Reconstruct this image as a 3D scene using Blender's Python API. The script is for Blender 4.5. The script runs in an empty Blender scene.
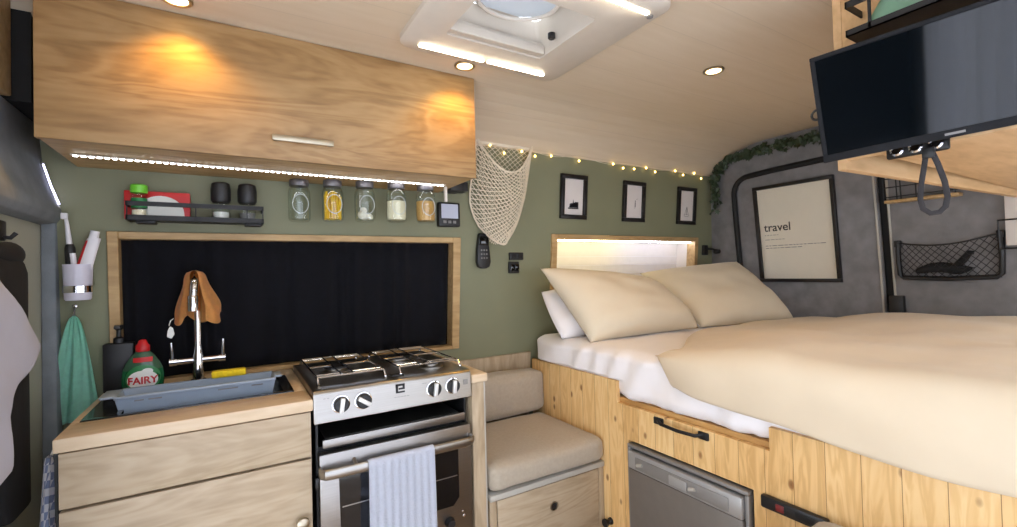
import bpy, bmesh, math, random
from mathutils import Vector, Matrix, noise
R = random.Random(7)
C = bpy.context.scene.collection
V = Vector
FL = -1.22          # floor height, eye level is 0
CE = 0.72           # ceiling height
TH = math.tan(math.radians(5.1))
def wy(z): return 1.92 - (z + .346) * TH        # inner face of the side wall at height z
def rx(z): return 2.73 - .1 * z                 # inner face of the rear doors at height z

# ------------------------------------------------------------------ materials
def newmat(name):
    m = bpy.data.materials.new(name); m.use_nodes = True
    nt = m.node_tree; b = nt.nodes['Principled BSDF']
    return m, nt, b
def N(nt, t, **k):
    n = nt.nodes.new(t)
    for a, v in k.items(): setattr(n, a, v)
    return n
def coords(nt, scale, rot=(0,0,0), kind='Object'):
    tc = N(nt, 'ShaderNodeTexCoord'); mp = N(nt, 'ShaderNodeMapping')
    mp.inputs['Scale'].default_value = scale; mp.inputs['Rotation'].default_value = rot
    nt.links.new(tc.outputs[kind], mp.inputs[0]); return mp.outputs[0]
def ramp(nt, stops):
    r = N(nt, 'ShaderNodeValToRGB'); e = r.color_ramp.elements
    while len(e) < len(stops): e.new(.5)
    for i, (p, c) in enumerate(stops):
        e[i].position = p; e[i].color = (*c, 1)
    return r
def s2l(c): return tuple(((x/255)/12.92 if x/255 <= .04045 else ((x/255+.055)/1.055)**2.4) for x in c)
def plain(name, rgb, rough=.6, metal=0., var=.06, scale=30, bump=0., bscale=200, spec=None, sheen=0):
    m, nt, b = newmat(name); c = s2l(rgb)
    n = N(nt, 'ShaderNodeTexNoise'); n.inputs['Scale'].default_value = scale; n.inputs['Detail'].default_value = 4
    nt.links.new(coords(nt, (1,1,1)), n.inputs['Vector'])
    r = ramp(nt, [(.3, tuple(x*(1-var) for x in c)), (.7, tuple(min(1, x*(1+var)) for x in c))])
    nt.links.new(n.outputs['Fac'], r.inputs[0]); nt.links.new(r.outputs[0], b.inputs['Base Color'])
    b.inputs['Roughness'].default_value = rough; b.inputs['Metallic'].default_value = metal
    if spec is not None: b.inputs['Specular IOR Level'].default_value = spec
    if sheen: b.inputs['Sheen Weight'].default_value = sheen
    if bump:
        n2 = N(nt, 'ShaderNodeTexNoise'); n2.inputs['Scale'].default_value = bscale; n2.inputs['Detail'].default_value = 3
        nt.links.new(coords(nt, (1,1,1)), n2.inputs['Vector'])
        bp = N(nt, 'ShaderNodeBump'); bp.inputs['Strength'].default_value = bump; bp.inputs['Distance'].default_value = .004
        nt.links.new(n2.outputs['Fac'], bp.inputs['Height']); nt.links.new(bp.outputs[0], b.inputs['Normal'])
    return m
def wood(name, dark, mid, light, grain='X', rough=.5, sc=1.0, cath=.5):
    m, nt, b = newmat(name)
    a = {'X': (1.7, 9, 9), 'Y': (9, 1.7, 9), 'Z': (9, 9, 1.7)}[grain]
    co = coords(nt, tuple(x*sc for x in a))
    n1 = N(nt, 'ShaderNodeTexNoise'); n1.inputs['Scale'].default_value = 1.3; n1.inputs['Detail'].default_value = 3; n1.inputs['Distortion'].default_value = 1.2
    nt.links.new(co, n1.inputs['Vector'])
    wv = N(nt, 'ShaderNodeMath', operation='MULTIPLY'); wv.inputs[1].default_value = 42 * cath
    nt.links.new(n1.outputs['Fac'], wv.inputs[0])
    sn = N(nt, 'ShaderNodeMath', operation='SINE'); nt.links.new(wv.outputs[0], sn.inputs[0])
    n2 = N(nt, 'ShaderNodeTexNoise'); n2.inputs['Scale'].default_value = 7; n2.inputs['Detail'].default_value = 5
    nt.links.new(co, n2.inputs['Vector'])
    h2 = N(nt, 'ShaderNodeMath', operation='MULTIPLY_ADD'); h2.inputs[1].default_value = .6; h2.inputs[2].default_value = .2
    nt.links.new(n2.outputs['Fac'], h2.inputs[0])
    ma = N(nt, 'ShaderNodeMath', operation='MULTIPLY_ADD'); ma.inputs[1].default_value = .12
    nt.links.new(sn.outputs[0], ma.inputs[0]); nt.links.new(h2.outputs[0], ma.inputs[2])
    r = ramp(nt, [(.22, s2l(dark)), (.5, s2l(mid)), (.8, s2l(light))])
    nt.links.new(ma.outputs[0], r.inputs[0]); nt.links.new(r.outputs[0], b.inputs['Base Color'])
    b.inputs['Roughness'].default_value = rough
    return m
def pine(name, dark, mid, light, along='Z', across='Y', width=.078, rough=.45):
    """vertical pine boards with grain and brown knots"""
    m, nt, b = newmat(name)
    tc = N(nt, 'ShaderNodeTexCoord'); sp = N(nt, 'ShaderNodeSeparateXYZ'); nt.links.new(tc.outputs['Object'], sp.inputs[0])
    dv = N(nt, 'ShaderNodeMath', operation='DIVIDE'); dv.inputs[1].default_value = width
    nt.links.new(sp.outputs[across], dv.inputs[0])
    fl = N(nt, 'ShaderNodeMath', operation='FLOOR'); nt.links.new(dv.outputs[0], fl.inputs[0])
    fr = N(nt, 'ShaderNodeMath', operation='FRACT'); nt.links.new(dv.outputs[0], fr.inputs[0])
    wn = N(nt, 'ShaderNodeTexWhiteNoise', noise_dimensions='1D'); nt.links.new(fl.outputs[0], wn.inputs['W'])
    # shifted coordinates per board
    cb = N(nt, 'ShaderNodeCombineXYZ')
    off = N(nt, 'ShaderNodeMath', operation='MULTIPLY_ADD'); off.inputs[1].default_value = 7.0
    nt.links.new(wn.outputs['Value'], off.inputs[0]); nt.links.new(sp.outputs[along], off.inputs[2])
    nt.links.new(sp.outputs[across], cb.inputs[0]); nt.links.new(off.outputs[0], cb.inputs[1])
    mp = N(nt, 'ShaderNodeMapping'); mp.inputs['Scale'].default_value = (14, 1.6, 1); nt.links.new(cb.outputs[0], mp.inputs[0])
    n1 = N(nt, 'ShaderNodeTexNoise'); n1.inputs['Scale'].default_value = 2.2; n1.inputs['Detail'].default_value = 4; n1.inputs['Distortion'].default_value = .8
    nt.links.new(mp.outputs[0], n1.inputs['Vector'])
    mul = N(nt, 'ShaderNodeMath', operation='MULTIPLY'); mul.inputs[1].default_value = 26; nt.links.new(n1.outputs['Fac'], mul.inputs[0])
    sn = N(nt, 'ShaderNodeMath', operation='SINE'); nt.links.new(mul.outputs[0], sn.inputs[0])
    ma = N(nt, 'ShaderNodeMath', operation='MULTIPLY_ADD'); ma.inputs[1].default_value = .16; ma.inputs[2].default_value = .32
    nt.links.new(sn.outputs[0], ma.inputs[0])
    ad = N(nt, 'ShaderNodeMath', operation='MULTIPLY_ADD'); ad.inputs[1].default_value = .36
    nt.links.new(wn.outputs['Value'], ad.inputs[0]); nt.links.new(ma.outputs[0], ad.inputs[2])
    r = ramp(nt, [(.1, s2l(dark)), (.5, s2l(mid)), (.9, s2l(light))]); nt.links.new(ad.outputs[0], r.inputs[0])
    # knots
    mk = N(nt, 'ShaderNodeMapping'); mk.inputs['Scale'].default_value = (12, 7.0, 1); nt.links.new(cb.outputs[0], mk.inputs[0])
    vo = N(nt, 'ShaderNodeTexVoronoi'); vo.inputs['Scale'].default_value = 1.25; vo.inputs['Randomness'].default_value = 1
    nt.links.new(mk.outputs[0], vo.inputs['Vector'])
    kr = ramp(nt, [(.0, (1,1,1)), (.085, (.8,.8,.8)), (.15, (0,0,0))]); nt.links.new(vo.outputs['Distance'], kr.inputs[0])
    mx = N(nt, 'ShaderNodeMix', data_type='RGBA'); nt.links.new(kr.outputs[0], mx.inputs['Factor'])
    nt.links.new(r.outputs[0], mx.inputs['A']); mx.inputs['B'].default_value = (*s2l((128, 82, 40)), 1)
    # joint line
    gt = N(nt, 'ShaderNodeMath', operation='LESS_THAN'); gt.inputs[1].default_value = .018; nt.links.new(fr.outputs[0], gt.inputs[0])
    mx2 = N(nt, 'ShaderNodeMix', data_type='RGBA'); nt.links.new(gt.outputs[0], mx2.inputs['Factor'])
    nt.links.new(mx.outputs['Result'], mx2.inputs['A']); mx2.inputs['B'].default_value = (*s2l((140, 100, 55)), 1)
    nt.links.new(mx2.outputs['Result'], b.inputs['Base Color']); b.inputs['Roughness'].default_value = rough
    return m
def emit(name, rgb, strength):
    m, nt, b = newmat(name)
    b.inputs['Base Color'].default_value = (*rgb, 1); b.inputs['Emission Color'].default_value = (*rgb, 1)
    b.inputs['Emission Strength'].default_value = strength
    return m
def thin_glass(name, tint=(1,1,1), refl=1.0, rough=.02):
    m, nt, b = newmat(name); nt.nodes.remove(b)
    out = nt.nodes['Material Output']
    tr = N(nt, 'ShaderNodeBsdfTransparent'); tr.inputs[0].default_value = (*tint, 1)
    gl = N(nt, 'ShaderNodeBsdfGlossy'); gl.inputs['Roughness'].default_value = rough
    fr = N(nt, 'ShaderNodeFresnel'); ge = N(nt, 'ShaderNodeNewGeometry')
    io = N(nt, 'ShaderNodeMath', operation='MULTIPLY_ADD'); io.inputs[1].default_value = -.8333; io.inputs[2].default_value = 1.5
    nt.links.new(ge.outputs['Backfacing'], io.inputs[0]); nt.links.new(io.outputs[0], fr.inputs[0])
    mu = N(nt, 'ShaderNodeMath', operation='MULTIPLY'); mu.inputs[1].default_value = refl; nt.links.new(fr.outputs[0], mu.inputs[0])
    mx = N(nt, 'ShaderNodeMixShader'); nt.links.new(mu.outputs[0], mx.inputs[0]); nt.links.new(tr.outputs[0], mx.inputs[1]); nt.links.new(gl.outputs[0], mx.inputs[2])
    nt.links.new(mx.outputs[0], out.inputs[0]); return m
def steel(name, rgb=(164,160,154), rough=.3, axis=(2, 60, 200)):
    m, nt, b = newmat(name)
    n = N(nt, 'ShaderNodeTexNoise'); n.inputs['Scale'].default_value = 3; n.inputs['Detail'].default_value = 3
    nt.links.new(coords(nt, axis), n.inputs['Vector'])
    c = s2l(rgb); r = ramp(nt, [(.3, tuple(x*.9 for x in c)), (.7, c)]); nt.links.new(n.outputs['Fac'], r.inputs[0])
    nt.links.new(r.outputs[0], b.inputs['Base Color'])
    b.inputs['Metallic'].default_value = 1; b.inputs['Roughness'].default_value = rough
    return m
def gingham(name):
    m, nt, b = newmat(name)
    ck = N(nt, 'ShaderNodeTexChecker'); ck.inputs['Scale'].default_value = 1
    nt.links.new(coords(nt, (60, 60, 60), (.3, 0, 0)), ck.inputs['Vector'])
    ck.inputs['Color1'].default_value = (*s2l((242, 244, 250)), 1); ck.inputs['Color2'].default_value = (*s2l((156, 170, 204)), 1)
    nt.links.new(ck.outputs[0], b.inputs['Base Color']); b.inputs['Roughness'].default_value = .9
    return m

M = {}
M['oak_x'] = wood('light_oak_x', (134,102,64), (160,127,84), (178,146,103), 'X', .5, sc=.8, cath=.8)
M['oak_pale'] = wood('pale_oak_x', (154,136,110), (173,155,129), (184,168,143), 'X', .5, cath=.8)
M['oak_pale_z'] = wood('pale_oak_z', (154,134,106), (176,157,129), (190,172,146), 'Z', .5)
M['oak_top'] = wood('worktop_oak', (186,163,132), (202,180,150), (213,194,166), 'X', .38, cath=.3)
M['oak_edge'] = wood('oak_frame', (160,128,82), (182,150,102), (198,166,118), 'X', .5)
M['oak_edge_z'] = wood('oak_frame_z', (160,128,82), (182,150,102), (198,166,118), 'Z', .5)
M['birch'] = wood('birch_board', (190,152,108), (208,170,124), (220,184,140), 'X', .5, cath=.3)
M['pine'] = pine('pine_boards', (200,156,96), (226,186,126), (238,206,150))
M['pine_ledge'] = wood('pine_ledge', (168,124,70), (192,148,88), (206,164,104), 'Y', .5)
M['green'] = plain('sage_green_paint', (124,125,98), .6, var=.04, scale=6, bump=.05)
M['white'] = plain('white_paint', (225,218,208), .5, var=.02)
M['felt'] = plain('grey_felt', (128,127,129), .95, var=.16, scale=14, bump=.25, bscale=300)
M['felt_dark'] = plain('dark_grey_felt', (124,130,136), .95, var=.14, scale=14, bump=.25, bscale=300)
M['beige'] = plain('pale_olive_panel', (178,178,160), .6, var=.04, scale=5)
M['black'] = plain('black_plastic', (22,22,24), .45, var=.1)
M['black_metal'] = plain('black_powder_coat', (26,26,28), .5, var=.1, metal=.2)
M['rubber'] = plain('black_rubber', (16,16,17), .7, var=.1)
M['frame_black'] = plain('black_frame', (20,16,16), .4, var=.15)
M['steel'] = steel('brushed_steel')
M['steel_door'] = steel('brushed_steel_door', (150,146,142), .34)
M['chrome'] = plain('chrome', (225,225,228), .08, 1.0, var=.02)
M['grip'] = plain('pale_silver_plastic', (214,214,212), .3, .3, var=.02)
M['nickel'] = plain('brushed_nickel', (176,166,146), .35, 1.0, var=.03)
M['dark_glass'] = plain('dark_oven_glass', (16,16,18), .07, var=.05, spec=.6)
M['sinkblack'] = plain('glossy_dark_sink', (34,36,40), .12, var=.05, spec=.7)
M['curtain'] = plain('black_curtain_cloth', (13,14,24), .9, var=.2, scale=40, sheen=.1)
def sheer(name, rgb):
    m, nt, b = newmat(name); nt.nodes.remove(b); c = s2l(rgb)
    n = N(nt, 'ShaderNodeTexNoise'); n.inputs['Scale'].default_value = 60; nt.links.new(coords(nt, (1,1,1)), n.inputs['Vector'])
    r = ramp(nt, [(.3, tuple(x*.94 for x in c)), (.7, c)]); nt.links.new(n.outputs['Fac'], r.inputs[0])
    t = N(nt, 'ShaderNodeBsdfTranslucent'); d = N(nt, 'ShaderNodeBsdfDiffuse'); mx = N(nt, 'ShaderNodeMixShader'); mx.inputs[0].default_value = .15
    nt.links.new(r.outputs[0], t.inputs[0]); nt.links.new(r.outputs[0], d.inputs[0])
    nt.links.new(t.outputs[0], mx.inputs[1]); nt.links.new(d.outputs[0], mx.inputs[2]); nt.links.new(mx.outputs[0], nt.nodes['Material Output'].inputs[0]); return m
M['greycurtain'] = sheer('grey_curtain_cloth', (243,244,250))
M['grey_tray'] = plain('grey_blue_plastic', (146,160,176), .45, var=.02)
M['sponge'] = plain('yellow_sponge', (228,196,30), .9, var=.1, scale=120, bump=.5)
M['orange_cloth'] = plain('orange_microfibre', (236,172,98), .95, var=.08, scale=60, bump=.4, sheen=.2)
M['red'] = plain('red_plastic', (196,30,34), .4, var=.05)
M['green_soap'] = plain('green_soap_liquid', (16,92,50), .12, var=.1, scale=8)
M['clear_soap'] = plain('pale_green_plastic', (58,92,70), .1, var=.1)
M['label_white'] = plain('white_label', (232,232,226), .45, var=.02)
M['label_green'] = plain('green_label', (28,120,60), .45, var=.04)
M['mint'] = plain('mint_towel', (172,234,214), .95, var=.06, scale=80, bump=.2, sheen=.2)
M['white_towel'] = plain('white_towel_cloth', (222,228,242), .95, var=.03, scale=80, bump=.4, sheen=.2)
M['gingham'] = gingham('blue_check_cloth')
M['coat'] = plain('black_coat_cloth', (20,20,22), .9, var=.2)
M['shirt'] = plain('pale_grey_cloth', (178,182,200), .9, var=.04, scale=10)
M['cushion'] = plain('greige_linen', (170,159,142), .95, var=.05, scale=90, bump=.25, bscale=500, sheen=.15)
M['lightgrey'] = plain('pale_grey_laminate', (176,172,162), .5, var=.02)
M['cream'] = plain('cream_linen', (214,198,172), .95, var=.025, scale=8, bump=.15, bscale=30, sheen=.15)
M['sheet'] = plain('white_cotton_sheet', (240,237,238), .95, var=.02, scale=8, bump=.12, bscale=25, sheen=.15)
M['fridge_frame'] = plain('grey_metal_frame', (140,138,136), .45, .4, var=.03)
M['fridge_door'] = plain('grey_brown_door', (118,112,106), .45, .3, var=.04)
M['silver'] = plain('silver_plastic', (168,168,168), .35, .4, var=.02)
M['pillowcase'] = plain('greige_pillow_cotton', (212,200,176), .95, var=.025, scale=8, bump=.15, bscale=30, sheen=.1)
M['net'] = plain('cream_cotton_cord', (232,220,198), .95, var=.06)
M['leaf'] = plain('ivy_leaf', (48,64,42), .5, var=.4, scale=40)
M['paper'] = plain('cream_paper', (226,220,204), .8, var=.015)
M['paper_cool'] = plain('white_paper', (214,208,204), .8, var=.015)
M['ink'] = plain('dark_ink', (40,40,42), .8, var=.1)
M['ink_grey'] = plain('grey_ink', (128,126,124), .8, var=.1)
M['glass'] = thin_glass('clear_glass', (.96,.98,.97), 1.0)
M['emboss'] = plain('emboss_highlight', (206,212,210), .15, var=.02)  # pale opaque colour stands in for the highlight on the embossed glass
M['pic_glass'] = thin_glass('picture_glass', (1,1,1), .35, .06)
M['pasta'] = plain('yellow_pasta', (236,190,40), .6, var=.2, scale=120, bump=.6, bscale=120)
M['cream_food'] = plain('white_sugar', (236,226,196), .8, var=.05, scale=200)
M['oats'] = plain('golden_flakes', (206,158,88), .8, var=.2, scale=200, bump=.5)
M['garlic'] = plain('garlic_skin', (236,230,214), .7, var=.05)
M['lid_grey'] = plain('grey_lid', (112,110,114), .4, .6, var=.05)
M['led_white'] = emit('led_white', (1, .97, .95), 18)
M['led_warm'] = emit('led_warm_white', (1, .88, .68), 18)
M['led_orange'] = emit('lamp_warm', (1, .62, .22), 14)
M['led_core'] = emit('lamp_core', (1, .74, .36), 9)
M['fairy'] = emit('fairy_bulb', (1, .68, .2), 7)
M['led_niche_warm'] = emit('niche_led_warm', (1, .93, .55), 26)
M['led_niche_cool'] = emit('niche_led_cool', (.76, .80, 1), 28)
M['screen'] = plain('screen_glass', (6,10,14), .05, var=.05, spec=.6)
M['display'] = emit('lcd_display', (.32, .34, .42), .45)
M['webbing'] = plain('dark_grey_webbing', (50,48,50), .9, var=.1)
M['sage_cloth'] = plain('pale_green_cloth', (150,190,160), .9, var=.05)
M['brush_white'] = plain('white_plastic', (226,224,228), .35, var=.02)
M['frosted'] = thin_glass('frosted_cup', (.8,.8,.84), 1.0, .2)
M['cup'] = plain('frosted_plastic_cup', (206,204,218), .35, var=.03)
M['floor'] = wood('oak_floor', (150,126,98), (172,148,118), (188,164,134), 'X', .5)
def dome_mat():
    m, nt, b = newmat('opal_dome'); nt.nodes.remove(b)
    t = N(nt, 'ShaderNodeBsdfTranslucent'); t.inputs[0].default_value = (.42,.44,.46,1)
    d = N(nt, 'ShaderNodeBsdfDiffuse'); d.inputs[0].default_value = (.8,.82,.85,1)
    mx = N(nt, 'ShaderNodeMixShader'); mx.inputs[0].default_value = .5
    nt.links.new(t.outputs[0], mx.inputs[1]); nt.links.new(d.outputs[0], mx.inputs[2]); nt.links.new(mx.outputs[0], nt.nodes['Material Output'].inputs[0])
    return m
M['dome'] = dome_mat()
def ceiling_mat():
    m, nt, b = newmat('white_ceiling_planks')
    tc = N(nt, 'ShaderNodeTexCoord'); sp = N(nt, 'ShaderNodeSeparateXYZ'); nt.links.new(tc.outputs['Object'], sp.inputs[0])
    dv = N(nt, 'ShaderNodeMath', operation='DIVIDE'); dv.inputs[1].default_value = .152; nt.links.new(sp.outputs['Y'], dv.inputs[0])
    fr = N(nt, 'ShaderNodeMath', operation='FRACT'); nt.links.new(dv.outputs[0], fr.inputs[0])
    gr = ramp(nt, [(0, (.6,.6,.6)), (.015, (.8,.8,.8)), (.03, (1,1,1))]); nt.links.new(fr.outputs[0], gr.inputs[0])
    n = N(nt, 'ShaderNodeTexNoise'); n.inputs['Scale'].default_value = 3; n.inputs['Detail'].default_value = 5
    nt.links.new(coords(nt, (1.5, 14, 5)), n.inputs['Vector'])
    r = ramp(nt, [(.3, s2l((208,192,168))), (.7, s2l((213,198,176)))]); nt.links.new(n.outputs['Fac'], r.inputs[0])
    mx = N(nt, 'ShaderNodeMix', data_type='RGBA', blend_type='MULTIPLY'); mx.inputs['Factor'].default_value = .35
    nt.links.new(r.outputs[0], mx.inputs['A']); nt.links.new(gr.outputs[0], mx.inputs['B'])
    nt.links.new(mx.outputs['Result'], b.inputs['Base Color']); b.inputs['Roughness'].default_value = .5
    return m
M['ceiling'] = ceiling_mat()

# ------------------------------------------------------------------ mesh builder
class MB:
    def __init__(s): s.bm = bmesh.new()
    def _merge(s, b, mat=None):
        if mat is not None: bmesh.ops.transform(b, matrix=mat, verts=b.verts)
        me = bpy.data.meshes.new('t'); b.to_mesh(me); b.free(); s.bm.from_mesh(me); bpy.data.meshes.remove(me); return s
    def box(s, lo, hi, bev=0., seg=2, mat=None):
        b = bmesh.new(); bmesh.ops.create_cube(b, size=1)
        lo, hi = V(lo), V(hi); c = (lo+hi)/2; d = hi-lo
        for v in b.verts: v.co = V((v.co.x*d.x, v.co.y*d.y, v.co.z*d.z)) + c
        if bev: bmesh.ops.bevel(b, geom=b.edges[:], offset=min(bev, min(abs(d.x),abs(d.y),abs(d.z))*.49), segments=seg, affect='EDGES', profile=.5)
        return s._merge(b, mat)
    def prism(s, pts, axis, a0, a1, bev=0., seg=1):
        """polygon in the two other axes, extruded along axis from a0 to a1"""
        b = bmesh.new()
        def mk(p, a): return {'X': (a,p[0],p[1]), 'Y': (p[0],a,p[1]), 'Z': (p[0],p[1],a)}[axis]
        v0 = [b.verts.new(mk(p, a0)) for p in pts]; v1 = [b.verts.new(mk(p, a1)) for p in pts]
        n = len(pts); b.faces.new(v0); b.faces.new(v1[::-1])
        for i in range(n): b.faces.new((v0[i], v1[i], v1[(i+1)%n], v0[(i+1)%n]))
        bmesh.ops.recalc_face_normals(b, faces=b.faces)
        if bev: bmesh.ops.bevel(b, geom=b.edges[:], offset=bev, segments=seg, affect='EDGES', profile=.5)
        return s._merge(b)
    def tube(s, pts, r, n=8, closed=False, caps=True, flat=None):
        pts = [V(p) for p in pts]; k = len(pts); b = bmesh.new(); rings = []
        up = None
        for i, p in enumerate(pts):
            if closed: t = pts[(i+1)%k] - pts[i-1]
            else: t = pts[min(i+1,k-1)] - pts[max(i-1,0)]
            t.normalize()
            if up is None:
                up = t.orthogonal().normalized() if flat is None else (V(flat) - t*V(flat).dot(t)).normalized()
            else:
                up = (up - t*up.dot(t))
                up = up.normalized() if up.length > 1e-6 else t.orthogonal().normalized()
            w = t.cross(up); rr = r[i] if isinstance(r, (list, tuple)) and not isinstance(r, tuple) else r
            if isinstance(rr, tuple): ra, rb = rr
            else: ra = rb = rr
            rings.append([b.verts.new(p + up*math.cos(2*math.pi*j/n + (math.pi/4 if n == 4 else 0))*ra + w*math.sin(2*math.pi*j/n + (math.pi/4 if n == 4 else 0))*rb) for j in range(n)])
        for i in range(k if closed else k-1):
            A, B = rings[i], rings[(i+1)%k]
            for j in range(n): b.faces.new((A[j], A[(j+1)%n], B[(j+1)%n], B[j]))
        if caps and not closed: b.faces.new(rings[0][::-1]); b.faces.new(rings[-1])
        bmesh.ops.recalc_face_normals(b, faces=b.faces)
        return s._merge(b)
    def lathe(s, prof, c, n=24, axis='Z', mat=None, sx=1., sy=1.):
        """prof: (radius, height) list"""
        b = bmesh.new(); rings = []
        for r, h in prof:
            ring = []
            for j in range(n):
                a = 2*math.pi*j/n; x, y = r*math.cos(a)*sx, r*math.sin(a)*sy
                p = {'Z': (x,y,h), 'Y': (x,h,y), 'X': (h,x,y)}[axis]
                ring.append(b.verts.new(V(p)))
            rings.append(ring)
        for A, B in zip(rings, rings[1:]):
            for j in range(n): b.faces.new((A[j], A[(j+1)%n], B[(j+1)%n], B[j]))
        if prof[0][0] > 1e-5: b.faces.new(rings[0][::-1])
        if prof[-1][0] > 1e-5: b.faces.new(rings[-1])
        bmesh.ops.remove_doubles(b, verts=b.verts, dist=1e-6)
        bmesh.ops.recalc_face_normals(b, faces=b.faces)
        if mat is not None: bmesh.ops.transform(b, matrix=mat, verts=b.verts)
        for v in b.verts: v.co += V(c)
        return s._merge(b)
    def grid(s, f, nu, nv, thick=0.):
        b = bmesh.new()
        g = [[b.verts.new(V(f(i/nu, j/nv))) for j in range(nv+1)] for i in range(nu+1)]
        for i in range(nu):
            for j in range(nv): b.faces.new((g[i][j], g[i+1][j], g[i+1][j+1], g[i][j+1]))
        if thick:
            bmesh.ops.solidify(b, geom=b.faces[:], thickness=thick)
            bmesh.ops.recalc_face_normals(b, faces=b.faces)
        return s._merge(b)
    def ball(s, c, r, sub=2, sc=(1,1,1)):
        b = bmesh.new(); bmesh.ops.create_icosphere(b, subdivisions=sub, radius=1)
        for v in b.verts: v.co = V((v.co.x*r*sc[0], v.co.y*r*sc[1], v.co.z*r*sc[2])) + V(c)
        return s._merge(b)
    def build(s, name, mat, parent=None, smooth=True, angle=.7):
        o_loc = V(parent['wl']) if parent is not None else V((0,0,0))
        for v in s.bm.verts: v.co -= o_loc
        me = bpy.data.meshes.new(name); 
        if smooth:
            for f in s.bm.faces: f.smooth = True
            for e in s.bm.edges:
                if len(e.link_faces) == 2 and e.calc_face_angle(0) > angle: e.smooth = False
        s.bm.to_mesh(me); s.bm.free()
        for m in (mat if isinstance(mat, list) else [mat]): me.materials.append(M[m])
        o = bpy.data.objects.new(name, me); C.objects.link(o)
        if parent is not None:
            o.parent = parent; o['wl'] = parent['wl']
        else: o['wl'] = (0,0,0)
        return o
def recentre(o, loc):
    """put a single-mesh thing's origin at its base"""
    l = V(loc)
    for v in o.data.vertices: v.co -= l
    o.location = l; o['wl'] = tuple(l); return o
def tag(o, label, cat, group=None, kind=None):
    o['label'] = label; o['category'] = cat
    if group: o['group'] = group
    if kind: o['kind'] = kind
    return o
def thing(name, loc, label, cat, group=None):
    o = bpy.data.objects.new(name, None); C.objects.link(o); o.location = loc; o['wl'] = tuple(loc)
    o.empty_display_size = .05
    return tag(o, label, cat, group)
def struct(o): o['kind'] = 'structure'; return o
def text_mesh(body, size, parent, name, mat, mtx, extrude=.0004, font_shear=0, weight=0):
    cu = bpy.data.curves.new(name, 'FONT'); cu.body = body; cu.size = size; cu.extrude = extrude
    cu.align_x = 'CENTER'; cu.align_y = 'CENTER'; cu.offset = weight; cu.shear = font_shear
    tmp = bpy.data.objects.new(name+'_tmp', cu); C.objects.link(tmp)
    dg = bpy.context.evaluated_depsgraph_get(); me = bpy.data.meshes.new_from_object(tmp.evaluated_get(dg))
    bpy.data.objects.remove(tmp); bpy.data.curves.remove(cu)
    if callable(mtx):
        for v in me.vertices: v.co = mtx(v.co)
    else: me.transform(mtx)
    wl = V(parent['wl'])
    for v in me.vertices: v.co -= wl
    me.materials.clear(); me.materials.append(M[mat]); me.name = name
    o = bpy.data.objects.new(name, me); C.objects.link(o); o.parent = parent; o['wl'] = parent['wl']
    return o
def sstep(a, b, x):
    t = max(0, min(1, (x-a)/(b-a))); return t*t*(3-2*t)
def lerp(a, b, t): return a + (b-a)*t
def nz(x, y, z=0): return noise.noise(V((x, y, z)))

# ================================================================== THE SETTING
b = MB(); b.box((-.95, -.15, FL-.04), (2.9, 2.0, FL)); struct(b.build('floor', 'floor'))

# ceiling: flat, then curving down to the side wall, with the rooflight hole
b = MB()
RX0, RX1, RY0, RY1 = .545, .89, .94, 1.225
def cbox(x0, x1, y0, y1): b.box((x0, y0, CE), (x1, y1, CE+.02))
XA, XB = -.95, 2.72
cbox(XA, XB, -.15, RY0); cbox(XA, RX0, RY0, RY1); cbox(RX1, XB, RY0, RY1); cbox(XA, XB, RY1, 1.47)
prof = [(1.47, CE), (1.55, .714), (1.63, .696), (1.71, .664), (1.78, .622), (1.845, .57)]
out = [(y+.02, z+.02) for y, z in prof[::-1]]
b.prism([*prof, *out], 'X', XA, XB)
struct(b.build('ceiling', 'ceiling', smooth=False))
# seam bead of the curved panel and screw dots are part of the ceiling panel
# side wall, leaning inwards, with window hole and niche hole
WX0, WX1, WZ0, WZ1 = -.296, .858, -.346, .133
NX0, NX1, NZ0, NZ1 = 1.434, 2.533, -.14, .158
b = MB()
def wpatch(x0, x1, z0, z1, t=.05):
    b.prism([(wy(z0), z0), (wy(z1), z1), (wy(z1)+t, z1), (wy(z0)+t, z0)], 'X', x0, x1)
wpatch(XA, WX0, FL, .60); wpatch(WX0, WX1, FL, WZ0); wpatch(WX0, WX1, WZ1, .60); wpatch(WX1, NX0, FL, .60)
wpatch(NX0, NX1, FL, NZ0); wpatch(NX0, NX1, NZ1, .60); wpatch(NX1, 2.9, FL, .60)
struct(b.build('wall_back', 'green', smooth=False))
# rear doors, grey carpet-lined
def rprism(b, y0, y1, z0, z1, off=0., t=.04, bev=0.):
    b.prism([(rx(z0)+off, z0), (rx(z1)+off, z1), (rx(z1)+off+t, z1), (rx(z0)+off+t, z0)], 'Y', y0, y1, bev, 2)
b = MB(); rprism(b, -.15, 1.95, FL, .75, .03); struct(b.build('wall_rear', 'rubber', smooth=False))
d1 = MB(); rprism(d1, .962, 1.93, FL, .74, 0, .028, .008); d1 = struct(d1.build('door_1', 'felt'))
d2 = MB(); rprism(d2, -.15, .930, FL, .74, 0, .028, .008); d2 = struct(d2.build('door_2', 'felt'))
b = MB()
for y in (.972, .921):
    b.tube([(rx(z)-.002, y, z) for z in (FL+.1, -.3, .1, .4, .7)], .005, 6)
b.build('edge_bead', 'lightgrey', d1)
b = MB(); pts = [(rx(-.35)-.012, 1.685, -.35), (rx(0)-.012, 1.686, 0), (rx(.3)-.012, 1.686, .3), (rx(.43)-.012, 1.684, .43)]
for k in range(1, 9):
    a = k/8*math.pi/2; pts.append((rx(.43+.1*math.sin(a))-.012, 1.684-.1*(1-math.cos(a)), .43+.1*math.sin(a)))
for y in (1.45, 1.3, 1.15, 1.0, .97): pts.append((rx(.54)-.012, y, .535+.02*(1.58-y)))
b.tube(pts, .016, 8); b.build('rubber_seal', 'rubber', d1)
b = MB(); b.box((rx(-.22)-.03, .885, -.30), (rx(-.22)+.01, .940, -.165), .004); b.build('latch_cover', 'black', d1)
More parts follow.
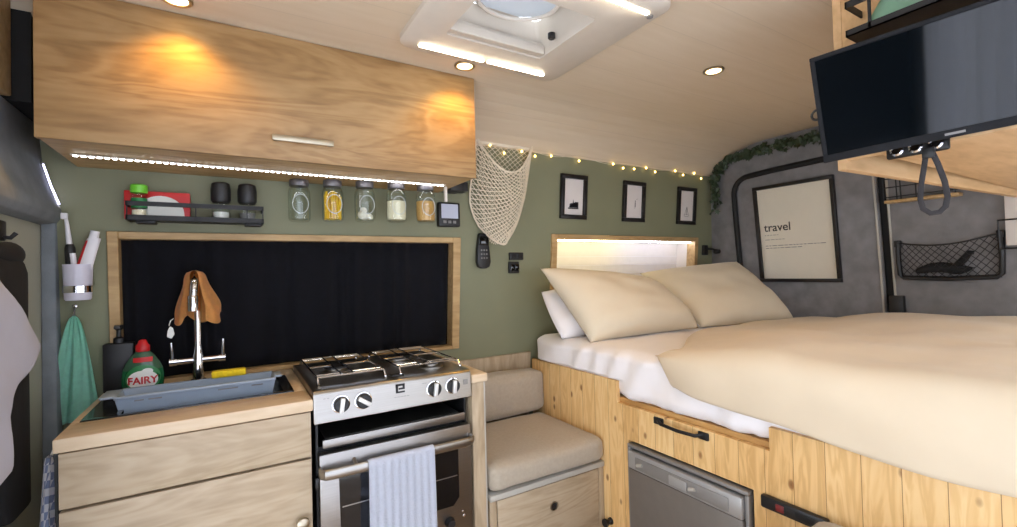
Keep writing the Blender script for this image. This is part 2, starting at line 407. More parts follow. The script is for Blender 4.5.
# far bulkhead on the kitchen's left: panel, carpet pillar, carpet header
b = MB(); b.box((-.51, 1.10, FL), (-.47, 1.93, .30)); struct(b.build('wall_left', 'beige', smooth=False))
b = MB(); b.box((-.47, 1.862, FL), (-.436, 1.915, .22), .006); struct(b.build('trim_1', 'felt_dark'))
b = MB(); b.prism([(-.468, .46), (-.462, .345), (-.445, .275), (-.426, .222), (-.424, .196), (-.436, .176), (-.47, .170), (-.56, .17), (-.56, .46)], 'Y', .95, 1.90, .004, 2)
struct(b.build('trim_2', 'felt_dark'))
b = MB(); b.box((-.56, 1.63, .462), (-.425, 1.90, CE)); struct(b.build('trim_3', 'rubber', smooth=False))
b = MB(); b.box((-.90, .95, .462), (-.452, 1.60, CE), .004); struct(b.build('trim_4', 'oak_edge'))
# opposite side of the van behind the bed foot
b = MB()
for x0, x1, z0, z1 in ((1.25, 1.55, FL, CE), (1.55, 2.6, FL, -.22), (1.55, 2.6, .20, CE), (2.6, 2.9, FL, CE)): b.box((x0, -.19, z0), (x1, -.15, z1))
struct(b.build('wall_front', 'felt', smooth=False))

# kitchen window: oak lining boards, pane
w1 = MB()
w1.prism([(wy(WZ0)+.044, WZ0), (wy(WZ1)+.044, WZ1), (wy(WZ1)+.048, WZ1), (wy(WZ0)+.048, WZ0)], 'X', WX0, WX1)
w1 = struct(w1.build('window_1', 'dark_glass', smooth=False))
def wframe(x0, x1, z0, z1, ix0, ix1, iz0, iz1, parent, name, proud=.012, deep=.05, bottom=True):
    b = MB()
    def bd(xa, xb, za, zb):
        b.prism([(wy(za)-proud, za), (wy(zb)-proud, zb), (wy(zb)+deep, zb), (wy(za)+deep, za)], 'X', xa, xb, .002)
    bd(x0, ix0, z0, z1); bd(ix1, x1, z0, z1); bd(ix0, ix1, iz1, z1)
    if bottom: bd(ix0, ix1, z0, iz0)
    return b.build(name, 'oak_edge', parent)
wframe(-.322, .892, -.346, .155, -.294, .856, -.330, .131, w1, 'window_frame')
# niche by the bed: oak frame, white lining, lit from inside
w2 = MB(); 
def nbd(xa, xb, za, zb, d0, d1): w2.prism([(wy(za)+d0, za), (wy(zb)+d0, zb), (wy(zb)+d1, zb), (wy(za)+d1, za)], 'X', xa, xb)
nbd(NX0, NX1, NZ0, NZ1, .13, .14); nbd(NX0-.01, NX0, NZ0, NZ1, .05, .14); nbd(NX1, NX1+.01, NZ0, NZ1, .05, .14)
nbd(NX0, NX1, NZ1, NZ1+.01, .05, .14); nbd(NX0, NX1, NZ0-.01, NZ0, .05, .14)
w2 = struct(w2.build('window_2', 'white', smooth=False))
wframe(1.402, 2.562, -.165, .182, 1.436, 2.531, -.138, .156, w2, 'window_frame')
b = MB()
for z in (-.08, -.03, .02, .07): nb = wy(z)+.127; b.box((NX0, nb, z-.001), (NX1, nb+.006, z+.001))
b.build('blind_line', 'sheet', w2)

# ================================================================== LEFT: OVERHEAD CABINET
UX0, UX1, UY, UZ = -.388, .787, 1.50, .347
t = thing('overhead_cabinet', (.2, 1.68, UZ), 'long oak overhead cabinet above the kitchen window', 'cabinet')
b = MB(); b.prism([(UY+.02, UZ), (1.852, UZ), (1.842, .575), (1.77, .625), (1.70, .66), (1.62, .69), (1.54, .705), (UY+.02, .715)], 'X', UX0+.002, UX1-.002, .002); b.build('cabinet_body', 'oak_edge', t)
b = MB(); b.box((UX0, UY, UZ-.002), (UX1, UY+.019, CE-.004), .002); d = b.build('cabinet_door', 'oak_x', t)
b = MB(); b.box((.113, UY-.026, .396), (.283, UY-.018, .414), .003); b.box((.118, UY-.02, .40), (.13, UY, .41)); b.box((.266, UY-.02, .40), (.278, UY, .41)); b.build('handle', 'nickel', d)
# LED strip
t = thing('led_strip', (.18, 1.67, UZ), 'bright white LED strip under the long oak overhead cabinet', 'light')
b = MB(); b.box((-.36, 1.662, UZ-.004), (.735, 1.676, UZ-.001)); b.build('backing', 'white', t)
b = MB()
for k in range(66):
    x = -.355 + k*.0165; b.box((x, 1.6665, UZ-.0065), (x+.009, 1.6715, UZ-.004))
b.build('diode_row', 'led_white', t)
# small black power pack under the cabinet's right end and its clip
t = thing('junction_box', (.85, 1.80, .345), 'small black box on the wall at the right end of the oak overhead cabinet', 'box')
b = MB(); b.box((.80, 1.76, .345), (.862, 1.848, .395), .004); b.box((.866, 1.79, .350), (.898, 1.850, .392), .004); b.build('housing', 'black', t)
b = MB(); b.box((.748, 1.70, .285), (.758, 1.715, .346), .001); b.build('white_clip', 'white', t)

# ------------------------------------------------------------------ black rail shelf
t = thing('spice_rack', (-.08, 1.82, .20), 'black metal rail shelf of spices on the green wall', 'rack')
b = MB(); b.box((-.260, 1.775, .198), (.104, 1.862, .202)); b.build('shelf_plate', 'black_metal', t)
b = MB(); b.box((-.262, 1.772, .196), (.106, 1.776, .212)); b.box((-.262, 1.772, .240), (.106, 1.776, .254))
for x in (-.260, -.088, .055, .102): b.box((x, 1.772, .198), (x+.003, 1.776, .25))
b.build('front_rail', 'black_metal', t)
for x in (-.262, .102):
    b = MB(); b.box((x, 1.772, .196), (x+.004, 1.864, .212)); b.box((x, 1.772, .240), (x+.004, 1.864, .254)); b.build('side_rail', 'black_metal', t)
for x in (-.24, .05):
    b = MB(); b.box((x, 1.785, .188), (x+.05, 1.83, .198), .002); b.build('bracket', 'black_metal', t)
t = thing('food_packet', (-.17, 1.835, .203), 'red packet with a white oval panel on the black spice rail', 'packet')
b = MB(); b.box((-.272, 1.822, .203), (-.104, 1.85, .293), .002); b.build('carton', 'red', t)
b = MB(); pts = [(-.20+.06*math.cos(a)+.018, .235+.045*math.sin(a)) for a in [math.pi*k/14 for k in range(15)]]
b.prism([(-.242, .206), (-.118, .206)] + [(-.18+.06*math.cos(math.pi*k/14), .228+.052*math.sin(math.pi*k/14)) for k in range(15)], 'Y', 1.8205, 1.8225); b.build('white_panel', 'label_white', t)
t = thing('herb_jar', (-.232, 1.797, .203), 'herb jar with a bright green lid on the black spice rail', 'jar')
c = (-.232, 1.797, .203)
b = MB(); b.lathe([(.018,0),(.02,.004),(.02,.07),(.016,.08)], c, 20); b.build('glass_body', 'glass', t)
b = MB(); b.lathe([(.0175,.002),(.0175,.026)], c, 20); b.build('contents', 'cream_food', t)
b = MB(); b.lathe([(.0205,.032),(.0205,.062)], c, 20); b.build('label_band', 'label_green', t)
b = MB(); b.lathe([(.021,.079),(.022,.082),(.022,.101),(.019,.104)], c, 20); b.build('lid', 'label_green', t)
M['lime'] = plain('bright_green_lid', (106,190,50), .4, var=.03); t.children[-1].data.materials[0] = M['lime']
for i, (x, lab, fill) in enumerate([(-.018, 'left one of two black topped grinders, white salt inside', 'label_white'), (.059, 'right one of two black topped grinders, speckled pepper inside', 'ink_grey')]):
    t = thing('spice_grinder', (x, 1.805, .203), lab, 'grinder', 'spice grinders on the rail')
    c = (x, 1.812, .203)
    b = MB(); b.lathe([(.022,0),(.026,.004),(.026,.04),(.022,.058),(.02,.066)], c, 20); b.build('glass_body', 'glass', t)
    b = MB(); b.lathe([(.022,.002),(.0235,.006),(.0235,.03)], c, 20); b.build('contents', fill, t)
    b = MB(); b.lathe([(.024,.062),(.029,.07),(.0295,.105),(.026,.126),(.02,.13)], c, 20); b.build('grinder_head', 'black', t)

for o in [o for o in C.objects if o.parent is None and o.get('category') in ('rack','packet','jar','grinder')]: o.location.z -= .013
# ------------------------------------------------------------------ jars hung from the cabinet
def jar(x, y, kind, lab):
    t = thing('hanging_jar', (x, y, UZ-.15), lab, 'jar', 'jars hung by their lids under the overhead cabinet')
    c = (x, y, UZ-.15)
    b = MB(); b.lathe([(.0,.0),(.028,0),(.036,.006),(.0375,.02),(.0375,.1),(.034,.115),(.027,.124),(.027,.138),(.0265,.138),(.026,.124),(.033,.113),(.0362,.1),(.0362,.02),(.034,.008),(0,.004)], c, 28); g = b.build('glass_body', 'glass', t)
    b = MB(); ring = [(x+.026*math.cos(a), y-.0365+.004*abs(math.cos(a))**2, UZ-.15+.06+.034*math.sin(a)) for a in [2*math.pi*k/24 for k in range(24)]]
    b.tube(ring, .0013, 6, closed=True); b.build('embossed_ring', 'emboss', g)
    b = MB(); b.lathe([(.031,.126),(.0325,.129),(.0325,.147),(.031,.1495)], c, 28); b.build('lid', 'lid_grey', t)
    if kind == 'pasta':
        b = MB(); rr = random.Random(4)
        for k in range(46):
            a = rr.random()*6.28; q = .029*math.sqrt(rr.random()); 
            x0, y0 = x+q*math.cos(a), y+q*math.sin(a); b.tube([(x0, y0, c[2]+.007), (x0+rr.uniform(-.004,.004), y0+rr.uniform(-.004,.004), c[2]+.085+.025*rr.random())], .0034, 5)
        b.build('contents', 'pasta', t)['kind'] = 'stuff'
    if kind == 'garlic':
        b = MB(); 
        for (dx, dy, r) in [(-.012,-.01,.018),(.014,-.006,.013),(0,.014,.014),(.016,-.014,.009)]: b.ball((x+dx, y+dy, c[2]+.006+r), r, 2, (1,1,.95))
        b.ball((x-.006, y, c[2]+.042), .013, 2); b.build('contents', 'garlic', t)
    if kind in ('cream_food', 'oats'):
        b = MB(); h = .078 if kind == 'cream_food' else .082
        b.lathe([(0,.0045),(.033,.008),(.0358,.02),(.0358,h),(.02,h+.003),(0,h+.002)], c, 28); b.build('contents', kind, t)
for x, y, k, lab in [(.222, 1.80, None, 'empty glass jar hung under the cabinet beside the black grinders'), (.330, 1.765, 'pasta', 'glass jar of yellow pasta hung under the cabinet'),
                  (.440, 1.74, 'garlic', 'glass jar with a few garlic bulbs hung under the cabinet'), (.552, 1.715, 'cream_food', 'glass jar half full of white sugar hung under the cabinet'),
                  (.666, 1.705, 'oats', 'glass jar of golden flakes hung under the cabinet')]:
    jar(x, y, k, lab)

# ------------------------------------------------------------------ wall gadgets
t = thing('monitor_panel', (.828, wy(.25)-.02, .20), 'small black control monitor with a grey screen beside the jars', 'monitor')
b = MB(); b.box((.778, wy(.25)-.028, .200), (.880, wy(.25)+.004, .306), .006); b.build('casing', 'black', t)
b = MB(); b.box((.790, wy(.25)-.030, .236), (.868, wy(.25)-.028, .298)); b.build('screen', 'display', t)
for k in range(3):
    b = MB(); b.box((.797+k*.023, wy(.25)-.031, .214), (.812+k*.023, wy(.25)-.028, .226), .002); b.build('button', 'ink_grey', t)
RZ = -.014
t = thing('remote_control', (1.005, wy(.1)-.015, .03), 'black handheld remote in its wall cradle below the cream net', 'remote')
b = MB(); y0 = wy(.1); b.prism([(x-.008, z+RZ) for x, z in [(.975,.06),(.982,.035),(1.0,.028),(1.022,.028),(1.04,.036),(1.046,.06),(1.04,.12),(1.03,.19),(.99,.19),(.978,.12)]], 'Y', y0-.028, y0-.002, .005, 2); r_ = b.build('handset', 'black', t)
b = MB()
for i in range(3):
    for j in range(3): b.ball((.989+i*.013, y0-.029, .062+j*.018), .0045, 1, (1,.5,1))
b.build('buttons', 'ink_grey', r_)
b = MB(); b.box((.977, y0-.03, .121), (1.027, y0-.027, .161), .001); b.build('display', 'screen', r_)
for i, (x, z, w, h, lab) in enumerate([(1.190, .070, .078, .036, 'upper black wall switch plate left of the lit niche'), (1.178, .016, .058, .056, 'lower black wall switch plate left of the lit niche')]):
    t = thing('wall_switch', (x, wy(z), z-h/2), lab, 'switch', 'black switch plates')
    b = MB(); b.box((x-w/2, wy(z)-.014, z-h/2), (x+w/2, wy(z)+.002, z+h/2), .004); b.build('switch_plate', 'black', t)
    for k in (-1, 1):
        b = MB(); b.box((x+k*w*.22-.011, wy(z)-.019, z-h*.28), (x+k*w*.22+.011, wy(z)-.012, z+h*.28), .003); b.build('rocker', 'screen' if i else 'rubber', t)
t = thing('reading_lamp', (2.65, wy(.1), .06), 'small black reading lamp at the right end of the niche', 'lamp')
b = MB(); b.box((2.615, wy(.1)-.02, .07), (2.655, wy(.1)+.004, .135), .004); b.build('wall_plate', 'black', t)
b = MB(); b.tube([(2.65, wy(.1)-.02, .11), (2.665, wy(.1)-.045, .108), (2.685, wy(.1)-.05, .10)], .006, 8); b.lathe([(.012,-.02),(.016,0),(.016,.012)], (2.69, wy(.1)-.055, .092), 14, 'Y'); b.build('lamp_arm', 'black', t)
t = thing('skirting_board', (1.1, wy(-.5), -.62), 'oak board along the wall above the bench back cushion', 'board')
b = MB(); b.prism([(wy(-.8)-.018, -.8), (wy(-.405)-.018, -.405), (wy(-.405)-.001, -.405), (wy(-.8)-.001, -.8)], 'X', .762, 1.283, .002); b.build('oak_face', 'oak_pale_z', t)

# ------------------------------------------------------------------ hanging net
t = thing('hanging_net', (1.11, 1.80, .12), 'cream knotted net hammock hanging beside the oak overhead cabinet', 'net')
def back_pt(u, v):      # u across 0..1, v down 0..1
    k = 2*u-1; wd = lerp(.15, .05, v**1.6); cxn = lerp(1.108, 1.07, v); z = lerp(.61, .125+.035*k*k, v)
    return V((cxn+k*wd, wy(z)-.010-.004*v, z))
def front_pt(u, v):
    k = 2*u-1; e = 1-k*k
    wd = lerp(.150, .148, min(1, v*2)) if v < .5 else .148*math.sqrt(max(.0, 1-((v-.5)/.5)**2*.86))
    cxn = lerp(1.110, 1.072, min(1, v*1.5)); z = lerp(.60-.15*e, .122+.05*k*k, v)
    return V((cxn+k*wd, wy(z)-.018-.12*e*(1-.45*v*v)*(.45+.55*min(1, v*2.5)), z))
def netmesh(f, nu, nv, r):
    b = MB(); 
    for s in range(-nv, nu+1):      # diagonals both ways
        for sg in (1, -1):
            pts = []
            for k in range(0, nv*2+1):
                u = (s + k/2)/nu
                if sg < 0: u = 1-u
                v = k/(nv*2)
                if -1e-6 <= u <= 1+1e-6:
                    p = f(u, v); pts.append(p)
            if len(pts) > 1: b.tube(pts, r, 4, caps=False)
    return b
netmesh(back_pt, 10, 20, .0012).build('back_mesh', 'net', t)
netmesh(front_pt, 11, 19, .0021).build('front_mesh', 'net', t)
b = MB(); b.tube([back_pt(k/12, 0) for k in range(13)], .004, 6); b.tube([front_pt(k/12, 0) for k in range(13)], .005, 6)
for u in (0, 1): b.tube([front_pt(u, k/12) for k in range(13)], .004, 6)
b.tube([front_pt(k/12, 1) for k in range(13)], .005, 6); b.build('rim_cord', 'net', t)
b = MB(); b.box((.958, wy(.58)-.018, .578), (1.268, wy(.58)-.012, .604), .002); b.build('rod', 'net', t)

# fairy lights along the wall top
t = thing('fairy_lights', (1.8, 1.84, .58), 'string of small yellow fairy lights along the top of the green wall', 'lights')
bx_ = [(1.031, 0.579), (1.107, 0.551), (1.204, 0.569), (1.282, 0.556), (1.379, 0.567), (1.559, 0.561), (1.799, 0.569), (1.875, 0.554), (1.961, 0.557), (2.057, 0.572), (2.133, 0.556), (2.308, 0.577), (2.382, 0.56), (2.486, 0.578), (2.556, 0.553)]
b = MB(); pts = []
for k in range(61):
    x = .97 + k*(2.62-.97)/60; pts.append((x, wy(.575)-.012, .574+.008*math.sin(x*17)))
b.tube(pts, .0012, 4); b.build('wire', 'net', t)
for x, z in bx_:
    b = MB(); b.ball((x, wy(z)-.014, z), .0055, 2, (1, 1, 1.2)); b.build('bulb', 'fairy', t)

# three framed prints
def sketch(b, kind, x, z, y):
    if kind == 0:
        for k in range(26): 
            a = R.random()*math.pi; q = R.random(); b.box((x-.03+.06*R.random(), y, z-.055), (x-.026+.06*R.random(), y+.0005, z-.05+.03*R.random()))
        b.box((x-.035, y, z-.062), (x+.035, y+.0005, z-.056)); b.prism([(x-.008,z-.05),(x+.006,z-.05),(x-.001,z-.012)], 'Y', y, y+.0005)
    elif kind == 1:
        b.box((x+.008, y, z-.03), (x+.016, y+.0005, z-.002)); b.ball((x+.012, y, z+.004), .005, 1, (1,.1,1)); b.box((x+.009, y, z-.04), (x+.011, y+.0005, z-.03))
        b.prism([(x+.02,z+.014),(x+.03,z+.02),(x+.025,z+.012)], 'Y', y, y+.0005)
    else:
        b.tube([(x+.004, y, z-.055), (x+.004, y, z-.005)], .0012, 4); b.tube([(x+.004, y, z-.006), (x-.014, y, z-.05), (x+.02, y, z-.05), (x+.004, y, z-.006)], .0009, 4)
        b.tube([(x-.02, y, z-.054), (x-.014, y, z-.064), (x+.02, y, z-.064), (x+.026, y, z-.054), (x-.02, y, z-.054)], .001, 4)
for i, (x, lab) in enumerate([(1.535, 'black framed print of a dark castle-like sketch, nearest the net'), (1.975, 'middle black framed print, small upright figure sketch'), (2.435, 'black framed print of a little boat sketch, nearest the ivy')]):
    z = .376; w, h = .086, .114
    y = wy(z)
    t = thing('picture_frame', (x, y, z-h), lab, 'picture', 'small prints above the bed')
    mt = Matrix.Translation((x, y, z)) @ Matrix.Rotation(math.atan(TH), 4, 'X')
    b = MB(); f = .022
    for lo, hi in [((-w,-.018,h-f),(w,-.001,h)), ((-w,-.018,-h),(w,-.001,-h+f)), ((-w,-.018,-h+f),(-w+f,-.001,h-f)), ((w-f,-.018,-h+f),(w,-.001,h-f))]: b.box(lo, hi, .002, 2, mt)
    b.build('frame', 'frame_black', t)
    b = MB(); b.box((-w+f,-.006,-h+f), (w-f,-.003,h-f), 0, 2, mt); pp = b.build('print', 'paper_cool', t)
    b = MB(); sketch(b, i, 0, 0, -.0075); bmesh.ops.transform(b.bm, matrix=mt, verts=b.bm.verts); b.build('sketch', 'ink_grey' if i else 'ink', pp)

# ================================================================== KITCHEN BASE
CZ = -.346
CX0, CX1, CY = -.335, .195, 1.39
t = thing('base_cabinet', (-.07, 1.65, FL), 'pale oak kitchen base cabinet with two drawers under the sink', 'cabinet')
b = MB(); b.box((CX0+.01, CY+.028, FL), (CX1, 1.90, CZ-.032)); b.build('cabinet_body', 'oak_pale_z', t)
for z0, z1, kn in ((-.505, -.382, None), (-.80, -.512, -.675), (-1.10, -.807, -.97)):
    b = MB(); b.box((CX0+.008, CY+.008, z0), (CX1-.003, CY+.026, z1), .0015); d = b.build('drawer', 'oak_pale', t)
    if kn:
        b = MB(); b.lathe([(.008,0),(.008,-.012),(.017,-.016),(.017,-.028),(.012,-.032)], (.165, CY+.008, kn), 20, 'Y'); b.build('knob', 'nickel', d)
b = MB(); b.box((CX0+.01, CY+.05, FL), (CX1, CY+.07, FL+.11)); b.build('plinth', 'oak_pale', t)
# worktop with sink opening
SX0, SX1, SY0, SY1 = -.318, .165, 1.525, 1.80
t = thing('worktop', (-.07, 1.65, CZ-.03), 'pale oak worktop around the dark sink', 'worktop')
b = MB()
b.box((CX0, CY, CZ-.032), (CX1+.003, SY0, CZ), .004); b.box((CX0, SY1, CZ-.032), (CX1+.003, wy(CZ)-.004, CZ), .003)
b.box((CX0, SY0-.004, CZ-.032), (SX0, SY1+.004, CZ), .002); b.box((SX1, SY0-.004, CZ-.032), (CX1+.003, SY1+.004, CZ), .002); b.build('oak_slab', 'oak_top', t)
t = thing('sink', (-.08, 1.66, CZ-.03), 'dark glossy rectangular inset sink in the worktop', 'sink')
b = MB(); q = .02
b.box((SX0, SY0, CZ-.006), (SX1, SY0+q, CZ+.002), .002); b.box((SX0, SY1-q, CZ-.006), (SX1, SY1, CZ+.002), .002)
b.box((SX0, SY0+q, CZ-.006), (SX0+.075, SY1-q, CZ+.0015)); b.box((SX1-.028, SY0+q, CZ-.006), (SX1, SY1-q, CZ+.0015)); b.build('rim', 'sinkblack', t)
b = MB(); x0, x1, y0, y1 = SX0+.075, SX1-.028, SY0+q, SY1-q
b.box((x0, y0, CZ-.031), (x1, y1, CZ-.0285)); b.box((x0-.002, y0, CZ-.03), (x0, y1, CZ)); b.box((x1, y0, CZ-.03), (x1+.002, y1, CZ)); b.box((x0, y0-.002, CZ-.03), (x1, y0, CZ)); b.box((x0, y1, CZ-.03), (x1, y1+.002, CZ)); b.build('bowl', 'sinkblack', t)
b = MB(); b.lathe([(.0,.0),(.02,0),(.022,.002),(.016,.003)], (.09, 1.66, CZ-.0284), 18); b.build('drain', 'chrome', t)
# dish tray over the sink
TX0, TX1, TY0, TY1, TZ0, TZ1 = -.262, .120, 1.585, 1.69, CZ-.026, -.309
t = thing('dish_tray', ((TX0+TX1)/2, 1.66, TZ0), 'grey plastic dish tray sitting in the sink', 'tray')
b = MB(); th = .004
def slope_tray():
    bm = bmesh.new(); o = []; 
    def rect(ins, z): return [V((TX0+ins, TY0+ins, z)), V((TX1-ins, TY0+ins, z)), V((TX1-ins, TY1-ins, z)), V((TX0+ins, TY1-ins, z))]
    loops = [rect(.012, TZ0), rect(0, TZ1), rect(-.0, TZ1+.001), rect(.004, TZ1+.001), rect(.004, TZ1), rect(.016, TZ0+.004)]
    L = [[bm.verts.new(p) for p in l] for l in loops]
    for A, B in zip(L, L[1:]):
        for j in range(4): bm.faces.new((A[j], A[(j+1)%4], B[(j+1)%4], B[j]))
    bm.faces.new(L[0][::-1]); bm.faces.new(L[-1]); bmesh.ops.recalc_face_normals(bm, faces=bm.faces)
    return bm
b._merge(slope_tray()); b.build('tub', 'grey_tray', t)
b = MB(); b.box((TX0-.032, TY0+.005, TZ1-.004), (TX0+.003, TY1-.005, TZ1+.003), .003); b.box((TX1-.003, TY0+.02, TZ1-.004), (TX1+.020, TY1-.02, TZ1+.003), .003)
b.box((TX0, TY0-.008, TZ1-.006), (TX1, TY0+.001, TZ1+.002), .002); b.box((TX0, TY1-.001, TZ1-.006), (TX1, TY1+.008, TZ1+.002), .002); b.build('rim_lip', 'grey_tray', t)
for x0, w in ((-.22,.02),(-.19,.03),(-.03,.05),(.055,.03)):
    b = MB(); b.box((x0, TY0-.0015, TZ1-.016), (x0+w, TY0+.006, TZ1-.013)); b.build('slot', 'ink_grey', t)
t = tag(recentre((lambda b: (b.box((-.048, 1.674, TZ1+.0025), (.044, 1.703, TZ1+.024), .005), b.build('sponge', 'sponge'))[1])(MB()), (0, 1.688, TZ1+.0025)), 'yellow sponge on the back rim of the grey dish tray', 'sponge')

# tap
TXc, TYc = -.09, 1.868
t = thing('kitchen_tap', (TXc, TYc, CZ), 'tall chrome mixer tap with two lever handles behind the sink', 'tap')
b = MB(); b.lathe([(.026,0),(.026,.006),(.018,.012),(.0165,.09),(.014,.1),(.012,.12)], (TXc, TYc, CZ), 24)
pts = [(TXc, TYc, CZ+.10), (TXc, TYc, CZ+.22), (TXc, TYc-.002, CZ+.30)]
for k in range(1, 11):
    a = math.pi*k/10; pts.append((TXc-.004*k/10, TYc-.055+.055*math.cos(a), CZ+.305+.05*math.sin(a)))
pts += [(TXc-.006, TYc-.112, CZ+.285)]
b.tube(pts, .0115, 14); b.build('spout', 'chrome', t)
b = MB(); b.lathe([(.014,0),(.0145,.004),(.0145,.045),(.012,.05)], (TXc-.006, TYc-.1125, CZ+.245), 18); b.build('nozzle', 'chrome', t)
for s in (-1, 1):
    b = MB(); b.tube([(TXc+s*.012, TYc, CZ+.075), (TXc+s*.06, TYc, CZ+.075)], .011, 14); b.tube([(TXc+s*.058, TYc, CZ+.075), (TXc+s*.078, TYc, CZ+.075)], .0135, 14)
    b.tube([(TXc+s*.071, TYc-.004, CZ+.08), (TXc+s*.072, TYc-.01, CZ+.14)], [.0055,.004], 10); b.build('lever_handle', 'chrome', t)
# orange cloth draped on the spout
def cloth_f(u, v):
    # wraps the spout like a tent, open towards the nozzle
    a = lerp(-2.75, 2.75, u)                      # 0 = behind the spout
    side = math.sin(a); bk = math.cos(a)
    hw = lerp(.030, .056 if side < 0 else .068, sstep(0, .85, v)) + .006*math.sin(a*5+v*3)*v
    hy = lerp(.056, .052, v)
    q = v**.8
    z = CZ+.374 - (.158 + .018*math.sin(a*3+1))*q
    if v < .14:
        q = math.sqrt(max(0, 1-(1-v/.14)**2)); hw *= .12+.88*q; hy *= .6+.4*q; z = CZ+.374 - (.158+.018*math.sin(a*3+1))*(v**.8)*(.4+.6*v/.14)
    return (TXc-.004 + .006*v + hw*side, TYc-.05 + hy*bk*.9 + .004*math.sin(a*7)*v, z)
b = MB(); b.grid(cloth_f, 60, 24, .003); o = tag(recentre(b.build('dish_cloth', 'orange_cloth', angle=2), (TXc, TYc-.05, CZ+.19)), 'orange dish cloth draped over the chrome tap spout', 'cloth')
t = thing('cloth_tag', (-.163, 1.83, CZ+.18), 'white tag hanging at the left hem of the orange cloth', 'tag')
b = MB(); b.prism([(-.168,CZ+.165),(-.156,CZ+.158),(-.148,CZ+.172),(-.152,CZ+.192),(-.160,CZ+.198),(-.166,CZ+.184)], 'Y', 1.80, 1.804, .001); b.build('tag_card', 'label_white', t)
b = MB(); b.tube([(-.162,1.802,CZ+.2),(-.158,1.803,CZ+.215),(-.15,1.805,CZ+.222)], .0012, 5); b.build('cord_loop', 'label_white', t)

# washing-up bottle
t = thing('soap_bottle', (-.232, 1.832, CZ), 'green washing-up liquid bottle with red cap behind the dish tray', 'bottle')
c = (-.232, 1.832, CZ)
prof = [(0,.0),(.046,0),(.051,.005),(.0535,.022),(.054,.045),(.051,.068),(.043,.088),(.031,.108),(.021,.120),(.0155,.127)]
def ell(prof, k0, k1): return [(r, h) for r, h in prof if k0 <= h <= k1]
b = MB(); b.lathe([(0,0)] + ell(prof[1:], 0, .08) + [(0,.08)], c, 32, sy=.5); b.build('bottle_base', 'green_soap', t)
b = MB(); b.lathe(ell(prof[1:], .066, .2) + [(0,.128)], c, 32, sy=.5); b.build('bottle_neck', 'clear_soap', t)
b = MB(); b.lathe([(.0175,.123),(.0185,.125),(.0185,.141),(.014,.146),(.011,.156),(.007,.16),(0,.161)], c, 24, sy=.8); b.build('cap', 'red', t)
def on_bottle(x, z, d=.0006):     # surface point facing the viewer
    rr = .05
    for (r0, h0), (r1, h1) in zip(prof[1:], prof[2:]):
        if h0 <= z <= h1: rr = lerp(r0, r1, (z-h0)/(h1-h0))
    xx = max(-.999, min(.999, x/rr)); return V((c[0]+x, c[1]-(.5*rr)*math.sqrt(1-xx*xx)-d, c[2]+z))
def patch(cx_, cz_, ax, az, d, name, mat, par):
    bm = MB(); bb = bmesh.new(); rows = []
    ctr = bb.verts.new(on_bottle(cx_, cz_, d)); prev = None
    for q in (.33, .66, 1.0):
        ring = [bb.verts.new(on_bottle(cx_+ax*q*math.cos(2*math.pi*j/32), cz_+az*q*math.sin(2*math.pi*j/32), d)) for j in range(32)]
        for j in range(32):
            if prev is None: bb.faces.new((ctr, ring[j], ring[(j+1)%32]))
            else: bb.faces.new((prev[j], ring[j], ring[(j+1)%32], prev[(j+1)%32]))
        prev = ring
    bm._merge(bb); return bm.build(name, mat, par)
patch(.003, .043, .044, .041, .0006, 'label_oval', 'label_green', t)
lab = patch(.002, .038, .038, .029, .0012, 'label_panel', 'label_white', t)
patch(.014, .064, .014, .009, .0018, 'label_flash', 'label_white', t)
text_mesh('FAIRY', .030, t, 'brand_lettering', 'red', lambda p: on_bottle(p.x*.95+.002, p.y*1.0+.036, .0022+p.z*.5), weight=.0008)
b = MB(); b.grid(lambda u, v: on_bottle(-.022+.048*u, .092+.014*v, .001), 10, 3); b.build('red_band', 'red', t)

# black dispenser
t = thing('soap_dispenser', (-.298, 1.875, CZ), 'black square soap dispenser beside the green bottle', 'dispenser')
b = MB(); b.box((-.334, 1.862, CZ), (-.258, 1.902, CZ+.15), .004); b.build('dispenser_body', 'black', t)
b = MB(); b.lathe([(.014,.15),(.014,.165),(.006,.17),(.006,.19),(.011,.194),(.011,.206)], (-.297, 1.882, CZ), 16); b.box((-.305, 1.85, CZ+.196), (-.289, 1.885, CZ+.206), .002); b.build('pump', 'black', t)

# window curtain (black, pleated)
b = MB()
def cur(u, v):
    x = lerp(WX0+.002, WX1-.014, u); z = lerp(-.328, .131, v)
    ph = u*math.pi*2*15 + 2.2*math.sin(u*9) + 1.1*math.sin(u*31)
    return (x, wy(z)+.030+.0065*math.sin(ph)*(.6+.4*math.sin(u*17+1)**2)+.004*math.sin(ph*.37+v*1.2), z)
b.grid(cur, 240, 10, .0015); tag(recentre(b.build('window_curtain', 'curtain', angle=3), (.28, 1.93, -.328)), 'black pleated curtain filling the kitchen window', 'curtain')

# ================================================================== OVEN
OX0, OX1, OY = .203, .686, 1.40
t = thing('gas_cooker', (.45, 1.63, FL), 'stainless steel gas cooker with hob, grill and oven door', 'cooker')
b = MB(); b.box((OX0+.006, OY+.03, -.88), (OX1-.006, OY+.035, -.50)); 
b.box((OX0+.004, OY+.02, -.90), (OX0+.01, 1.90, -.345)); b.box((OX1-.01, OY+.02, -.90), (OX1-.004, 1.90, -.345)); b.box((OX0+.004, 1.88, -.90), (OX1-.004, 1.90, -.345)); b.box((OX0+.004, OY+.03, -.505), (OX1-.004, 1.9, -.495)); b.box((OX0+.01, OY+.1, -.428), (OX1-.01, 1.9, -.42)); b.build('oven_body', 'black_metal', t)
b = MB(); b.prism([(OY-.012,-.417),(OY-.004,-.336),(OY+.002,-.328),(OY+.03,-.326),(1.86,-.326),(1.87,-.34),(1.87,-.352),(OY+.03,-.352),(OY+.016,-.417)], 'X', OX0-.004, OX1+.006, .002, 2); b.build('hob_top', 'steel', t)
